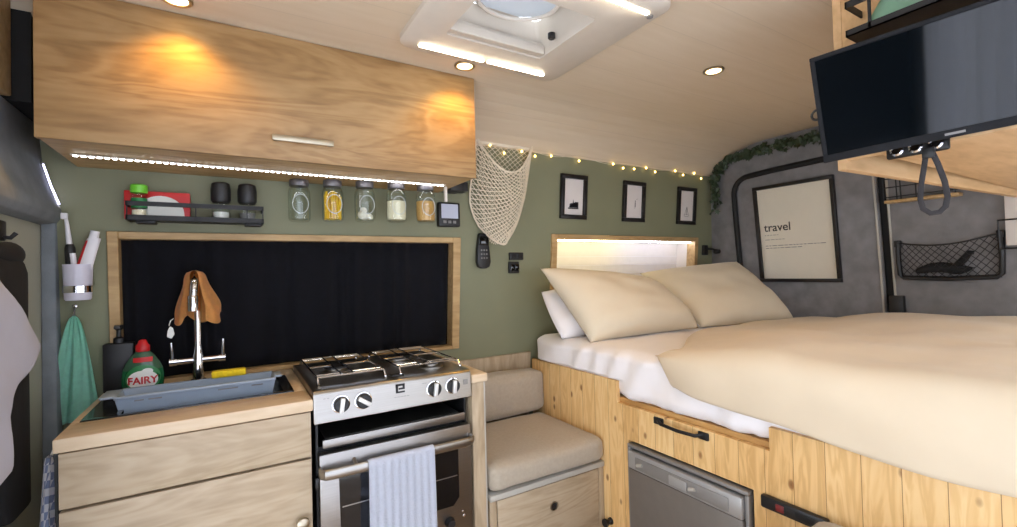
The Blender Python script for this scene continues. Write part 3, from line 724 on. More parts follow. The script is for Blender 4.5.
# steel sides of panel are part of hob top; control panel parts
b = MB(); b.prism([(OY-.0135,-.414),(OY-.0055,-.338),(OY-.004,-.338),(OY-.012,-.414)], 'X', OX0, OX1+.002); cp = b.build('control_panel', 'steel', t)
def py(z): return lerp(OY-.0135, OY-.0055, (z+.414)/.076)
for x, ang in ((.272, 8), (.335, -55), (.557, 6), (.622, 4)):
    z = -.371; y = py(z)
    b = MB(); b.lathe([(.0255,0),(.0255,-.003),(.022,-.004)], (x, y, z), 24, 'Y'); k = b.build('knob_bezel', 'chrome', t)
    b = MB(); b.lathe([(.0225,-.003),(.0215,-.014),(.018,-.017)], (x, y, z), 24, 'Y'); k2 = b.build('knob', 'black', t)
    b = MB(); b.box((-.006, -.026, -.0205), (.006, -.012, .0205), .0025, 2, Matrix.Translation((x, y, z)) @ Matrix.Rotation(math.radians(ang), 4, 'Y')); b.build('knob_grip', 'grip', k2)
b = MB()
for lo, hi in [((.434,-.366),(.441,-.340)), ((.434,-.346),(.462,-.340)), ((.456,-.356),(.462,-.340)), ((.443,-.357),(.462,-.352)), ((.434,-.367),(.462,-.362))]:
    b.box((lo[0], py(-.353)-.0022, lo[1]), (hi[0], py(-.353)+.001, hi[1]))
b.build('emblem', 'ink', t)
b = MB()
for x in (.428,.438,.448,.458,.468): b.box((x, py(-.378)-.001, -.3795), (x+.007, py(-.378)+.001, -.3775))
for x in (.225,.235,.52,.528): b.box((x, py(-.35)-.001, -.351), (x+.006, py(-.35)+.001, -.349))
b.box((.662, py(-.365)-.0015, -.374), (.678, py(-.365)+.001, -.357)); b.build('panel_mark', 'ink_grey', t)
# grill compartment
b = MB(); b.box((OX0+.02, OY+.004, -.495), (OX1-.014, OY+.014, -.470), .003); b.box((OX0+.03, OY+.02, -.474), (OX1-.03, 1.86, -.470)); b.build('grill_pan', 'steel_door', t)
# oven door
b = MB(); b.box((OX0+.008, OY-.012, -.862), (OX1-.002, OY+.022, -.506), .004); dr = b.build('oven_door', 'steel_door', t)
b = MB(); b.prism([(.268,-.568),(.630,-.568),(.636,-.575),(.636,-.735),(.615,-.758),(.285,-.758),(.265,-.735),(.262,-.575)], 'Y', OY-.0145, OY-.011, .001); b.build('oven_glass', 'dark_glass', dr)
b = MB(); b.box((.27, OY-.0155, -.664), (.63, OY-.0146, -.661)); b.build('rack_line', 'steel', dr)
b = MB(); pts = [(OX0+.010, OY-.012, -.549), (OX0+.008, OY-.035, -.549), (OX0+.018, OY-.049, -.549), (OX0+.04, OY-.052, -.549), (OX1-.04, OY-.052, -.549), (OX1-.018, OY-.049, -.549), (OX1-.006, OY-.035, -.549), (OX1-.008, OY-.012, -.549)]
b.tube(pts, (.0145, .0055), 12, flat=(0,0,1)); b.tube([(.305, OY-.012, -.535), (.305, OY-.05, -.545)], .006, 8); b.build('door_handle', 'chrome' if 0 else 'steel', dr)
b = MB(); b.lathe([(.016,0),(.017,-.004),(.013,-.016),(.012,-.02)], (.600, OY-.012, -.806), 20, 'Y'); b.build('latch_knob', 'black', dr)
b = MB(); b.ball((.652, OY-.013, -.800), .005, 1, (1,.5,1)); b.ball((.648, OY-.013, -.785), .003, 1, (1,.5,1)); b.build('screw', 'chrome', dr)
b = MB(); b.box((OX0-.002, OY-.005, -.60), (OX0+.008, OY+.012, -.57), .002); b.build('hinge', 'black', dr)
# hob burners, grates
HZ = -.326
for x, y, r in ((.31, 1.66, .042), (.54, 1.70, .048), (.60, 1.52, .032)):
    b = MB(); b.lathe([(r+.012,0),(r+.012,.003),(r-.006,.006),(r-.006,.012)], (x, y, HZ), 24); g = b.build('burner_ring', 'steel', t)
    b = MB(); b.lathe([(r-.004,.011),(r-.004,.017),(r-.012,.02),(0,.02)], (x, y, HZ), 24); b.build('burner_cap', 'black', g)
b = MB(); b.box((.435, 1.435, HZ), (.475, 1.465, HZ+.004), .001); b.build('spark_box', 'black', t)
def grate(x0, x1, y0, y1, cx_, cy_):
    b = MB(); h = HZ+.022; r = .0028
    b.tube([(x0,y0,HZ+.001),(x0,y0+.015,h),(x0,y1-.015,h),(x0,y1,HZ+.001)], r, 8); b.tube([(x1,y0,HZ+.001),(x1,y0+.015,h),(x1,y1-.015,h),(x1,y1,HZ+.001)], r, 8)
    for y in (y0+.05, (y0+y1)/2, y1-.05): b.tube([(x0,y,h),(cx_-.018,y,h)], r, 6); b.tube([(cx_+.018,y,h),(x1,y,h)], r, 6)
    b.tube([(cx_-.018, y0+.02, h+.001), (cx_-.018, y1-.02, h+.001)], r, 6); b.tube([(cx_+.018, y0+.02, h+.001), (cx_+.018, y1-.02, h+.001)], r, 6)
    b.tube([(x0,y0+.02,h),(x1,y0+.02,h)], r, 6); b.tube([(x0,y1-.02,h),(x1,y1-.02,h)], r, 6)
    for (xx, yy) in ((x0,y0),(x1,y0),(x0,y1),(x1,y1)): b.ball((xx,yy,HZ+.004), .006, 1)
    b.build('pan_grate', 'chrome', t)
grate(.222, .42, 1.45, 1.84, .31, 1.66); grate(.47, .678, 1.45, 1.84, .56, 1.66)
# tea towel
def towel_f(u, v):
    x = lerp(.334, .534, u); 
    if v < .12:
        a = v/.12*math.pi; return (x, OY-.052-.0125*math.cos(a-math.pi)*-1*-1, -.549+.019*math.sin(a)) if 0 else (x, OY-.052+.0125*math.cos(a), -.549+.0195*math.sin(a))
    q = (v-.12)/.88; L = lerp(.29, .29, u)
    return (x + .006*(u-.5)*q, OY-.052-.0125-.004*q+.0010*math.sin(u*math.pi*2*9)-.003*math.sin(u*5+1)*q, -.549-.30*q+.004*math.sin(u*7)*q)
b = MB(); b.grid(towel_f, 80, 40, .004)
tag(recentre(b.build('tea_towel', 'white_towel', angle=3), (.46, OY-.065, -.85)), 'white ribbed tea towel hung over the oven door handle', 'towel')
b = MB()
# side panel to the right of the cooker
t = thing('end_panel', (.735, 1.65, FL), 'narrow pale oak end panel between the cooker and the bench', 'panel')
b = MB(); b.box((.698, CY+.012, FL), (.744, 1.90, CZ-.03), .002); b.build('panel_board', 'oak_pale_z', t)
b = MB(); b.box((.694, CY-.002, CZ-.030), (.754, wy(CZ)-.004, CZ), .006, 3); b.build('panel_top', 'oak_top', t)
b = MB(); b.box((.744, CY+.013, FL), (.749, 1.88, CZ-.031)); b.build('white_edge', 'lightgrey', t)

# ================================================================== BENCH
t = thing('bench_seat', (1.02, 1.65, FL), 'low oak bench box with a finger-hole drawer beside the cooker', 'bench')
b = MB(); b.box((.7585, 1.42, FL), (1.283, 1.895, -.795)); b.build('bench_box', 'oak_pale_z', t)
b = MB(); b.box((.7585, 1.398, -.795), (1.283, 1.895, -.775), .002); b.build('seat_board', 'lightgrey', t)
b = MB(); b.box((.7585, 1.405, FL), (.785, 1.42, -.795), .001); b.box((1.258, 1.405, FL), (1.283, 1.42, -.795), .001); b.build('front_post', 'oak_pale_z', t)
b = MB(); b.box((.789, 1.404, -1.15), (1.254, 1.42, -.800), .002); d = b.build('drawer', 'oak_pale', t)
b = MB(); b.lathe([(.0175,.001),(.0175,-.003),(.0125,-.003),(.0125,-.0005)], (1.03, 1.404, -.885), 24, 'Y'); b.build('ring_pull', 'nickel', d)
b = MB(); b.lathe([(.0125,.0),(.0125,-.0008)], (1.03, 1.4035, -.885), 20, 'Y'); b.build('finger_hole', 'rubber', d)
def cushion(lo, hi, name, mat, label, cat, p=7., puff=.012, seed=0, mtx=None, group=None):
    b = bmesh.new(); bmesh.ops.create_cube(b, size=2); bmesh.ops.subdivide_edges(b, edges=b.edges[:], cuts=14, use_grid_fill=True)
    lo, hi = V(lo), V(hi); c = (lo+hi)/2; d = (hi-lo)/2
    for v in b.verts:
        q = v.co.copy(); n = (abs(q.x)**p+abs(q.y)**p+abs(q.z)**p)**(1/p); w = q/n if n else q
        e = (1-abs(w.x)**2)*(1-abs(w.y)**2) if abs(w.z) > .9 else 0
        m = min(d)
        # rounding with a constant radius
        rad = min(.03, m*.6)
        pos = V((w.x*d.x, w.y*d.y, w.z*d.z)) 
        inner = V((max(-d.x+rad, min(d.x-rad, q.x*d.x)), max(-d.y+rad, min(d.y-rad, q.y*d.y)), max(-d.z+rad, min(d.z-rad, q.z*d.z))))
        dv = V((q.x*d.x, q.y*d.y, q.z*d.z)) - inner
        pos = inner + (dv.normalized()*rad if dv.length > 1e-6 else dv)
        ax = max(range(3), key=lambda k: abs(q[k])); oth = [k for k in range(3) if k != ax]
        pos[ax] += math.copysign(puff*(1-q[oth[0]]**2)*(1-q[oth[1]]**2), q[ax]) * (d[ax] < max(d)*.9)
        pos += V((nz(pos.x*9+seed, pos.y*9, pos.z*9), nz(pos.x*9, pos.y*9+seed+5, pos.z*9), nz(pos.x*9, pos.y*9, pos.z*9+9+seed)))*.003
        v.co = pos + c
    if mtx is not None: bmesh.ops.transform(b, matrix=mtx, verts=b.verts)
    m_ = MB(); m_._merge(b); o = m_.build(name, mat, angle=3)
    return tag(recentre(o, (c.x, c.y, lo.z)), label, cat, group)
cushion((.762, 1.385, -.768), (1.28, 1.83, -.672), 'seat_cushion', 'cushion', 'greige seat cushion on the oak bench', 'cushion', puff=.008)
cushion((.762, 1.785, -.660), (1.28, 1.895, -.475), 'back_cushion', 'cushion', 'greige upright back cushion behind the bench seat cushion', 'cushion', puff=.01, seed=3)
# second bench near the viewer, its cushion corner
t = thing('dinette_box', (1.02, .3, FL), 'low box under the cushion corner at the pine bed front', 'bench')
b = MB(); b.box((.80, .06, FL), (1.262, .565, -.735), .003); b.build('box_panel', 'oak_pale', t)
cushion((.78, .04, -.728), (1.265, .592, -.628), 'loose_cushion', 'cushion', 'greige cushion whose corner shows against the pine boards, bottom edge', 'cushion', puff=.006, seed=8)

# ================================================================== BED
PX = 1.285
t = thing('bed_base', (1.9, .9, FL), 'knotty pine bed base with stepped front panel', 'bed')
b = MB(); z1, z2, z3 = -.44, -.522, -.455
b.prism([(1.905,FL),(1.905,z1),(1.32,z1),(1.32,z2),(.73,z2),(.73,z3),(-.14,z3),(-.14,FL),(.78,FL),(.78,-.650),(1.265,-.650),(1.265,FL)], 'X', PX, PX+.018, .0012); b.build('front_panel', 'pine', t)
b = MB(); b.box((PX+.019, -.12, -.522), (2.70, 1.88, -.504)); b.build('platform', 'pine_ledge', t)
b = MB(); b.box((PX+.012, .735, -.535), (PX+.03, 1.315, -.5225), .001); b.build('flap_edge', 'pine_ledge', t)
b = MB()
for y in (1.6, .3): b.box((1.4, y, FL), (2.6, y+.018, -.523))
b.build('inner_frame', 'pine_ledge', t)
hd = MB(); hd.tube([(PX-.006, 1.115, -.538), (PX-.022, 1.09, -.541), (PX-.026, 1.02, -.543), (PX-.022, .955, -.541), (PX-.006, .935, -.536)], .006, 8)
hd.box((PX-.008, 1.095, -.552), (PX+.001, 1.135, -.528), .003); hd.box((PX-.008, .918, -.552), (PX+.001, .955, -.528), .003); hd.build('pull_handle', 'black_metal', t)
lt = MB(); lt.lathe([(.014,0),(.012,-.008),(.01,-.01),(.01,-.022),(.016,-.026),(.016,-.034)], (PX, 1.372, -1.003), 16, 'X'); lt.build('push_knob', 'black', t)
# mattress
t = thing('mattress', (1.98, .9, -.503), 'mattress under a white fitted sheet on the pine bed', 'mattress')
def mat_prof(x, y):   # rounded box
    return 0
b = bmesh.new(); bmesh.ops.create_cube(b, size=2); bmesh.ops.subdivide_edges(b, edges=b.edges[:], cuts=70, use_grid_fill=True)
lo, hi = V((1.300, -.10, -.503)), V((2.68, 1.882, -.315)); c = (lo+hi)/2; d = (hi-lo)/2; rad = .045
for v in b.verts:
    q = V((v.co.x*d.x, v.co.y*d.y, v.co.z*d.z)); inner = V(tuple(max(-d[k]+rad, min(d[k]-rad, q[k])) for k in range(3)))
    dv = q-inner; pos = inner + (dv.normalized()*rad if dv.length > 1e-6 else dv) + c
    if v.co.x < -.9:   # slack, creased sheet on the front side, hanging over the rail
        g = sstep(.735, .75, pos.y)*sstep(1.315, 1.30, pos.y)
        f = max(sstep(-.44, -.425, pos.z), g)
        fold = .009*math.sin(pos.y*42 + pos.z*22 + 2.5*math.sin(pos.y*9)) + .004*math.sin(pos.y*90-pos.z*30)
        pos.x -= f*(.022 + fold)*sstep(-.30, -.345, pos.z)
    pos.z += .004*nz(pos.x*6, pos.y*6)
    v.co = pos
m_ = MB(); m_._merge(b); m_.build('fitted_sheet', 'sheet', t, angle=3)
# duvet
def duvet_edge(u):      # head edge y as function of u (0 front .. 1 rear)
    return lerp(1.115, 1.385, sstep(0, .42, u)) - .075*sstep(.5, 1, u)
def duvet_z(x, y):
    z = -.245 - .022*sstep(.75, 1.2, y) + .018*nz(x*2.2, y*2.2, 1) + .014*nz(x*5, y*5, 2) + .004*nz(x*13, y*9, 5)
    z += .03*sstep(1.9, 2.4, x)*sstep(1.15, .9, y)*.6
    return z
FX = 1.232
def duvet_top(u, v):
    """u: 0 under-hem at the front, to 1 rear; v: 0 head .. 1 foot"""
    y_head = None
    # arc-length param along x profile
    if u < .28:
        s = u/.28                    # front fall, from hem up
        dx = FX + .05*(1-s)**3*0 ; 
    uu = max(0, (u-.28)/.72); yh = duvet_edge(uu) - .085*max(0, 1-u/.28)**2.2
    y = lerp(yh, -.11, v)
    soft = sstep(-.20, .22, v)
    head = sstep(0, .055, v)         # rolls down to the sheet at the head edge
    hem = lerp(-.425, -.445, sstep(0, .55, v)) + .02*math.exp(-((v)/.06)**2) - .02*sstep(.3,.55,v)*(1-sstep(.55,.8,v))*.6
    hem += .008*nz(y*5, 3.3) 
    if u < .28:
        s = u/.28
        zt = duvet_z(FX+.08, y)
        a = s*math.pi/2
        # belly profile
        if s < .12:
            x = lerp(1.285, FX+.012, s/.12); z = hem+.004*(1-s/.12)
            x = 1.283-.04*math.sin(s/.12*math.pi/2); z = hem + .012*(s/.12)**2
        else:
            q = (s-.12)/.88
            ang = q*math.pi/2
            x = FX+.02 + .085*(1-math.cos(ang)) - .02*math.sin(q*math.pi) + .010
            x = lerp(1.243, FX+.085, 1-math.cos(ang)) - .018*math.sin(q*math.pi)
            z = lerp(hem+.012, zt, math.sin(ang)**.9)
        z0 = -.33
        x += .006*nz(y*7, z*9, 4)
    else:
        x = lerp(FX+.085, rx(-.25)-.028, uu); z = duvet_z(x, y)
        z -= .03*sstep(.93, 1, uu)
    # head roll
    if u > .16: z = lerp(-.305, z, soft) if z > -.305 else z
    if x > 1.275: z = lerp(-.313, z, math.sqrt(max(0, 1-(1-head)**2)))
    else:
        h_ = min(1, v/.11); x = lerp(1.268, x, math.sqrt(max(0, 1-(1-h_)**2)))
        z -= .018*(1-sstep(0, .09, v))*sstep(.1, .28, u)
    return (x, y, z)
t = thing('duvet', (1.95, .5, -.45), 'thick cream duvet spread over the pine bed', 'duvet')
b = MB(); b.grid(duvet_top, 110, 90); b.build('duvet_cover', 'cream', t, angle=4)
# pillows
def pillow(name, BL, BR, TLp, TRp, nrm, th, mat, label, seed, group=None, pinch=1.):
    BL, BR, TLp, TRp = V(BL), V(BR), V(TLp), V(TRp); nrm = V(nrm).normalized(); n = 44
    b = bmesh.new(); F = {}; B = {}
    for i in range(n+1):
        for j in range(n+1):
            u, v = i/n, j/n; s, r = 2*u-1, 2*v-1
            us = .5 + .5*s*(1-pinch*.028*(1-r*r)*abs(s)**3); vs = .5 + .5*r*(1-pinch*.035*(1-s*s)*abs(r)**3)
            p = (BL*(1-us)+BR*us)*(1-vs) + (TLp*(1-us)+TRp*us)*vs
            k = max(0, (1-abs(s)**3.2)*(1-abs(r)**3.2))**.55
            wr = .010*nz(u*5+seed, v*5, seed)*k
            for (du, dv, ph) in ((.9,-.5,0), (.3,.9,2.)):      # creases running in from the corners
                w_ = math.sin((u*du+v*dv)*16+seed*2+ph+2*nz(u*3, v*3, seed)); wr += .0045*w_*k*(abs(s)**2+abs(r)**2)*.6
            sag = .35+.65*(1-.35*v)
            F[i,j] = b.verts.new(p + nrm*(th*.64*k*sag + wr))
            B[i,j] = F[i,j] if i in (0,n) or j in (0,n) else b.verts.new(p - nrm*(th*.34*k))
    for i in range(n):
        for j in range(n):
            b.faces.new((F[i,j], F[i+1,j], F[i+1,j+1], F[i,j+1])); b.faces.new((B[i,j], B[i,j+1], B[i+1,j+1], B[i+1,j]))
    bmesh.ops.recalc_face_normals(b, faces=b.faces); m_ = MB(); m_._merge(b); o = m_.build(name, mat, angle=4)
    return tag(recentre(o, ((BL+BR)/2)), label, 'pillow', group)
pillow('pillow', (1.285,1.655,-.312), (1.93,1.68,-.312), (1.290,1.815,-.105), (1.93,1.85,-.085), (0,-.8,.55), .14, 'sheet', 'white pillow behind the cream pillow nearest the net', 1, pinch=-1.1)
pillow('pillow', (1.322,1.505,-.315), (1.99,1.46,-.305), (1.218,1.720,.010), (1.93,1.70,-.070), (-.1,-.8,.55), .21, 'pillowcase', 'cream pillow at the front edge of the bed, leaning on the white one', 2)
pillow('pillow', (2.01,1.46,-.305), (2.60,1.31,-.310), (1.94,1.79,-.030), (2.575,1.62,.022), (-.1,-.7,.6), .17, 'pillowcase', 'cream pillow in the corner below the large poster', 5)

# ================================================================== FRIDGE
t = thing('mini_fridge', (1.45, 1.02, FL), 'small grey built-in fridge in the pine bed front', 'fridge')
fy0, fy1, fz0, fz1 = .787, 1.258, FL+.02, -.657
b = MB(); b.box((PX+.012, fy0+.01, fz0+.005), (1.70, fy1-.01, fz1-.006)); b.build('fridge_body', 'black', t)
b = MB()
for lo, hi in [((fy0, fz1-.012), (fy1, fz1)), ((fy0, fz0), (fy0+.012, fz1-.012)), ((fy1-.012, fz0), (fy1, fz1-.012))]: b.box((PX-.014, lo[0], lo[1]), (PX+.012, hi[0], hi[1]), .002)
b.build('surround', 'fridge_frame', t)
b = MB(); b.box((PX-.024, fy0+.014, fz0+.004), (PX+.008, fy1-.014, fz1-.085), .004); dd = b.build('fridge_door', 'fridge_door', t)
b = MB(); b.box((PX-.026, fy0+.014, fz1-.084), (PX+.008, fy1-.014, fz1-.02), .005); hb = b.build('handle_bar', 'silver', dd)
b = MB(); b.box((PX-.029, fy0+.055, fz1-.076), (PX-.0245, fy1-.05, fz1-.034), .004); b.build('grip_recess', 'fridge_frame', hb)
b = MB(); b.box((PX-.034, .985, fz1-.072), (PX-.028, 1.055, fz1-.04), .004); b.build('latch', 'silver', hb)
for y in (1.185, .965): 
    b = MB(); b.tube([(PX-.031, y+.012, fz1-.06), (PX-.031, y-.012, fz1-.052)], .006, 8); b.build('painted_glint', 'lightgrey', hb)  # pale bars stand in for two glints on the handle bar
# control strip
M['dark_red'] = plain('dark_red_switch', (110,28,30), .4, var=.1)
t = thing('control_strip', (PX-.02, .67, -.675), 'black control strip with a red switch on the pine boards beside the fridge', 'control')
b = MB(); b.box((PX-.020, .580, -.679), (PX-.0005, .750, -.643), .006); b.build('casing', 'black', t)
b = MB(); b.box((PX-.023, .684, -.671), (PX-.019, .706, -.652), .002); b.build('red_switch', 'dark_red', t)
b = MB(); b.box((PX-.022, .595, -.669), (PX-.019, .655, -.652), .002); b.build('socket_row', 'rubber', t)

# ================================================================== REAR DOORS: POSTER, NET POCKET, IVY
t = thing('travel_poster', (2.70, 1.35, -.11), 'large black framed travel poster on the grey rear door', 'poster')
y0, y1, z0, z1 = 1.137, 1.564, -.103, .456; f = .019
def rbox(b, ya, yb, za, zb, d0, d1, bev=0):
    b.prism([(rx(za)-d1, za), (rx(zb)-d1, zb), (rx(zb)-d0, zb), (rx(za)-d0, za)], 'Y', ya, yb, bev, 2)
b = MB(); rbox(b, y0, y1, z1-f, z1, .001, .022, .002); rbox(b, y0, y1, z0, z0+f, .001, .022, .002); rbox(b, y0, y0+f, z0+f, z1-f, .001, .022, .002); rbox(b, y1-f, y1, z0+f, z1-f, .001, .022, .002); b.build('frame', 'frame_black', t)
b = MB(); rbox(b, y0+f, y1-f, z0+f, z1-f, .002, .006); pp = b.build('print', 'paper', t)
def rear_text(yc, zc): return lambda p: V((rx(zc+p.y)-.0068-p.z, yc-p.x, zc+p.y))
text_mesh('travel', .066, pp, 'lettering', 'ink', rear_text(1.445, .212), weight=.0006)
b = MB()
def dashes(ya, yb, z, h=.004):
    y = ya
    while y > yb:
        w = R.uniform(.008, .03); rbox(b, max(y-w, yb), y, z, z+h, .006, .0066); y -= w+.006
dashes(1.52, 1.44, .168, .003); dashes(1.52, 1.41, .142, .003); dashes(1.52, 1.20, .106); dashes(1.52, 1.32, .092); b.build('small_print', 'ink_grey', pp)
b = MB(); rbox(b, y0+f, y1-f, z0+f, z1-f, .0105, .0115); b.build('glazing', 'pic_glass', t)
# luggage net
t = thing('net_pocket', (2.70, .72, -.08), 'black framed elastic net pocket on the right rear door', 'net pocket')
def rpt(y, z, d): return V((rx(z)-d, y, z))
b = MB(); b.tube([rpt(.893,.092,.012), rpt(.895,.0,.014), rpt(.892,-.065,.014), rpt(.88,-.078,.014), rpt(.72,-.083,.03), rpt(.57,-.075,.014), rpt(.556,-.06,.014), rpt(.552,.02,.014), rpt(.553,.112,.012)], .0105, 8)
for y, z in ((.893,.085),(.553,.105)): b.box((rx(z)-.02, y-.013, z-.02), (rx(z), y+.013, z+.012), .004)
b.build('frame', 'black', t)
b = MB(); b.tube([rpt(lerp(.893,.553,k/16), lerp(.085,.105,k/16)-.028*math.sin(math.pi*k/16), .02+.03*math.sin(math.pi*k/16)) for k in range(17)], .0035, 6); b.build('elastic_edge', 'black', t)
def np_(u, v):
    y = lerp(.89, .556, u); zt = lerp(.085,.105,u)-.028*math.sin(math.pi*u); z = lerp(zt, -.078, v)
    return rpt(y, z, .018+.04*math.sin(math.pi*u)*(1-.6*v))
b = MB()
nu, nv = 12, 5
for s in range(-nv, nu+1):
    for sg in (1, -1):
        pts = []
        for k in range(nv*4+1):
            u = (s+k/4)/nu; u = 1-u if sg < 0 else u
            if 0 <= u <= 1: pts.append(np_(u, k/(nv*4)))
        if len(pts) > 1: b.tube(pts, .0014, 4, caps=False)
b.build('netting', 'black', t)
b = MB(); 
def blob(u, v):
    a = u*2*math.pi; y = .83-.20*v; rr = .022*math.sin(math.pi*min(1, v*1.02+.02))**.5
    z = -.05+.014*math.sin(v*5)+.03*v*v + rr*math.sin(a)*(1.1+.3*nz(v*6,a)); return (rx(z)-.026+.016*math.cos(a)*min(1, rr/.02), y, z)
b.grid(blob, 18, 24); b.tube([rpt(.69,-.03,.026), rpt(.665,.0,.03), rpt(.645,.03,.03), rpt(.632,.028,.03)], [.014,.014,.012,.008], 8)
tag(recentre(b.build('camera_strap', 'coat', angle=3), (2.71, .73, -.07)), 'bundled black strap stored inside the net pocket', 'strap')
# ivy garland
t = thing('ivy_garland', (2.66, 1.5, .6), 'dark green ivy garland trailing along the top of the rear door', 'garland')
path = [(2.67,1.815,.36),(2.665,1.81,.47),(2.655,1.80,.56),(2.645,1.76,.625),(2.64,1.68,.655),(2.635,1.58,.670),(2.632,1.46,.675),(2.63,1.34,.672),(2.63,1.22,.670),(2.63,1.1,.668),(2.63,1.0,.66)]
b = MB(); b.tube(path, .004, 6); b.build('stem', 'leaf', t)
b = bmesh.new(); rr = random.Random(3)
for k in range(430):
    q = rr.random()*(len(path)-1); i = min(int(q), len(path)-2); p = V(path[i]).lerp(V(path[i+1]), q-i)
    wv = .012 + .030*max(0, nz(q*2.2, 4.0)+.25)
    p += V((rr.uniform(-.035,.0), rr.uniform(-.02,.02), rr.uniform(-1.5,.9)*wv))
    if i < 3: p.y -= rr.uniform(0, .03)
    p.y = min(p.y, wy(p.z)-.012); s = rr.uniform(.014,.026)
    rot = Matrix.Rotation(rr.uniform(-1.0,1.0)+math.pi, 3, 'X') @ Matrix.Rotation(rr.uniform(-.7,.7), 3, 'Z') @ Matrix.Rotation(rr.uniform(-.6,.6), 3, 'Y')
    shp = [(0,-.1),(.55,.05),(.45,.45),(.75,.75),(.28,.8),(0,1.35),(-.28,.8),(-.75,.75),(-.45,.45),(-.55,.05)]
    vs = [b.verts.new(p + rot @ V((-.12*abs(a), a*s, c_*s)) if 0 else p + rot @ V((-.25*abs(a)*s, a*s, c_*s))) for a, c_ in shp]
    ctr = b.verts.new(p + rot @ V((.0, 0, .5*s)))
    for j in range(10): b.faces.new((ctr, vs[j], vs[(j+1)%10]))
m_ = MB(); m_._merge(b); m_.build('leaves', 'leaf', t, smooth=False)
# small wire rack on rear door with wooden bar
t = thing('wire_rack', (2.68, .80, .28), 'thin black wire rack with a wooden bar on the rear door', 'rack')
b = MB()
for z in (.30, .345, .385): b.tube([rpt(.92, z, .05), rpt(.66, z, .05)], .0025, 6)
for y in (.92, .87, .855, .80, .67): b.tube([rpt(y, .39, .05), rpt(y, .285, .05), rpt(y, .285, .004)], .0025, 6)
b.build('wire_frame', 'black_metal', t)
b = MB(); b.box((rx(.28)-.06, .655, .272), (rx(.28)-.012, .917, .286), .002); b.build('wooden_bar', 'oak_edge', t)
# white paper in a black bracket at the right edge
t = thing('paper_holder', (2.69, .50, .04), 'white papers in a black wire holder below the birch cupboard', 'holder')
b = MB(); b.box((rx(.15)-.035, .40, .052), (rx(.15)-.012, .533, .262), .002); b.build('papers', 'paper_cool', t)
b = MB(); b.tube([rpt(.55,.04,.006), rpt(.55,.04,.05), rpt(.55,.155,.05), rpt(.385,.155,.05), rpt(.385,.04,.05), rpt(.385,.04,.006)], .004, 6); b.tube([rpt(.55,.04,.05), rpt(.385,.04,.05)], .004, 6); b.build('wire_frame', 'black_metal', t)

# ================================================================== OVERHEAD CUPBOARD ON THE RIGHT
HX, HY, HZ0 = 1.38, .575, .248
t = thing('side_cupboard', (2.0, .25, HZ0), 'birch overhead cupboard above the foot of the bed', 'cupboard')
b = MB(); b.box((HX, -.14, .266), (HX+.018, HY-.02, CE-.004), .001); b.build('end_board', 'birch', t)
b = MB(); b.prism([(HX-.002,HY-.02),(HX-.002,HY),(2.685,.505),(2.685,.485)], 'Z', HZ0-.006, CE-.004, .001); b.build('front_board', 'birch', t)
b = MB(); b.box((HX+.018, -.14, .266), (2.68, .484, .282)); b.build('bottom_board', 'birch', t)
# socket panel
t = thing('socket_panel', (HX-.01, .41, .25), 'black panel of three silver sockets under the television', 'socket')
b = MB(); b.box((HX-.012, .352, .246), (HX-.0005, .468, .282), .008, 3); b.build('panel_plate', 'black', t)
for y in (.445, .410, .374):
    b = MB(); b.lathe([(.0125,-.001),(.0135,-.004),(.0095,-.006),(.009,-.003)], (HX-.012, y, .264), 20, 'X'); b.build('round_socket', 'chrome', t)
# strap
t = thing('hanging_strap', (HX-.02, .385, .10), 'dark grey strap loop hanging below the socket panel', 'strap')
b = MB(); x = HX-.022
pts = [(x,.388,.254),(x-.002,.393,.215),(x-.003,.400,.17),(x-.003,.402,.14),(x-.003,.398,.118),(x-.003,.385,.106),(x-.002,.370,.107),(x-.001,.360,.118),(x,.356,.14),(x,.360,.175),(x,.370,.215),(x,.382,.254)]
b.tube(pts, (.001, .0055), 8, flat=(1,0,0)); b.build('webbing', 'webbing', t)
b = MB(); b.box((x-.006, .374, .232), (x+.006, .396, .256), .002); b.build('buckle', 'black', t)
b = MB(); b.tube([(x, .385, .25), (x+.004, .385, .262), (x+.012, .385, .262)], .004, 6); b.build('hook', 'black', t)
# television
t = thing('television', (1.28, .35, .24), 'black flat screen television tilted on the end of the birch cupboard', 'television')
yaw, tl, rl = math.radians(16), math.radians(10), math.radians(3.6)
s_ = 1.215/1.25; TL = V((1.25, .5762, .5128))*s_
u_ = V((math.sin(yaw), -math.cos(yaw), 0)); nr = V((-math.cos(yaw), -math.sin(yaw), 0)); v_ = V((0,0,1))*math.cos(tl)+nr*math.sin(tl)
u2 = u_*math.cos(rl)+v_*math.sin(rl); v2 = v_*math.cos(rl)-u_*math.sin(rl); n2 = u2.cross(v2)
if n2.dot(nr) < 0: n2 = -n2
TW, THh = .47, .256
mt = Matrix(((u2.x, n2.x, v2.x, TL.x), (u2.y, n2.y, v2.y, TL.y), (u2.z, n2.z, v2.z, TL.z), (0,0,0,1)))
M['bezel'] = plain('dark_grey_bezel', (27,28,31), .75, var=.05, spec=.2)
b = MB(); bz = .010
for lo, hi in [((0,-.022,-bz),(TW,0,0)), ((0,-.022,-THh),(TW,0,-THh+.018)), ((0,-.022,-THh+.018),(bz,0,-bz)), ((TW-bz,-.022,-THh+.018),(TW,0,-bz))]: b.box(lo, hi, .002, 2, mt)
b.box((.002,-.026,-THh+.002), (TW-.002,-.012,-.002), .003, 2, mt); b.build('bezel', 'bezel', t)
b = MB(); b.box((bz,-.011,-THh+.018), (TW-bz,-.004,-bz), 0, 2, mt); b.build('screen', 'screen', t)
b = MB(); b.box((TW/2-.016,0,-THh+.006), (TW/2+.016,.0008,-THh+.011), 0, 2, mt); b.build('badge', 'ink_grey', t)
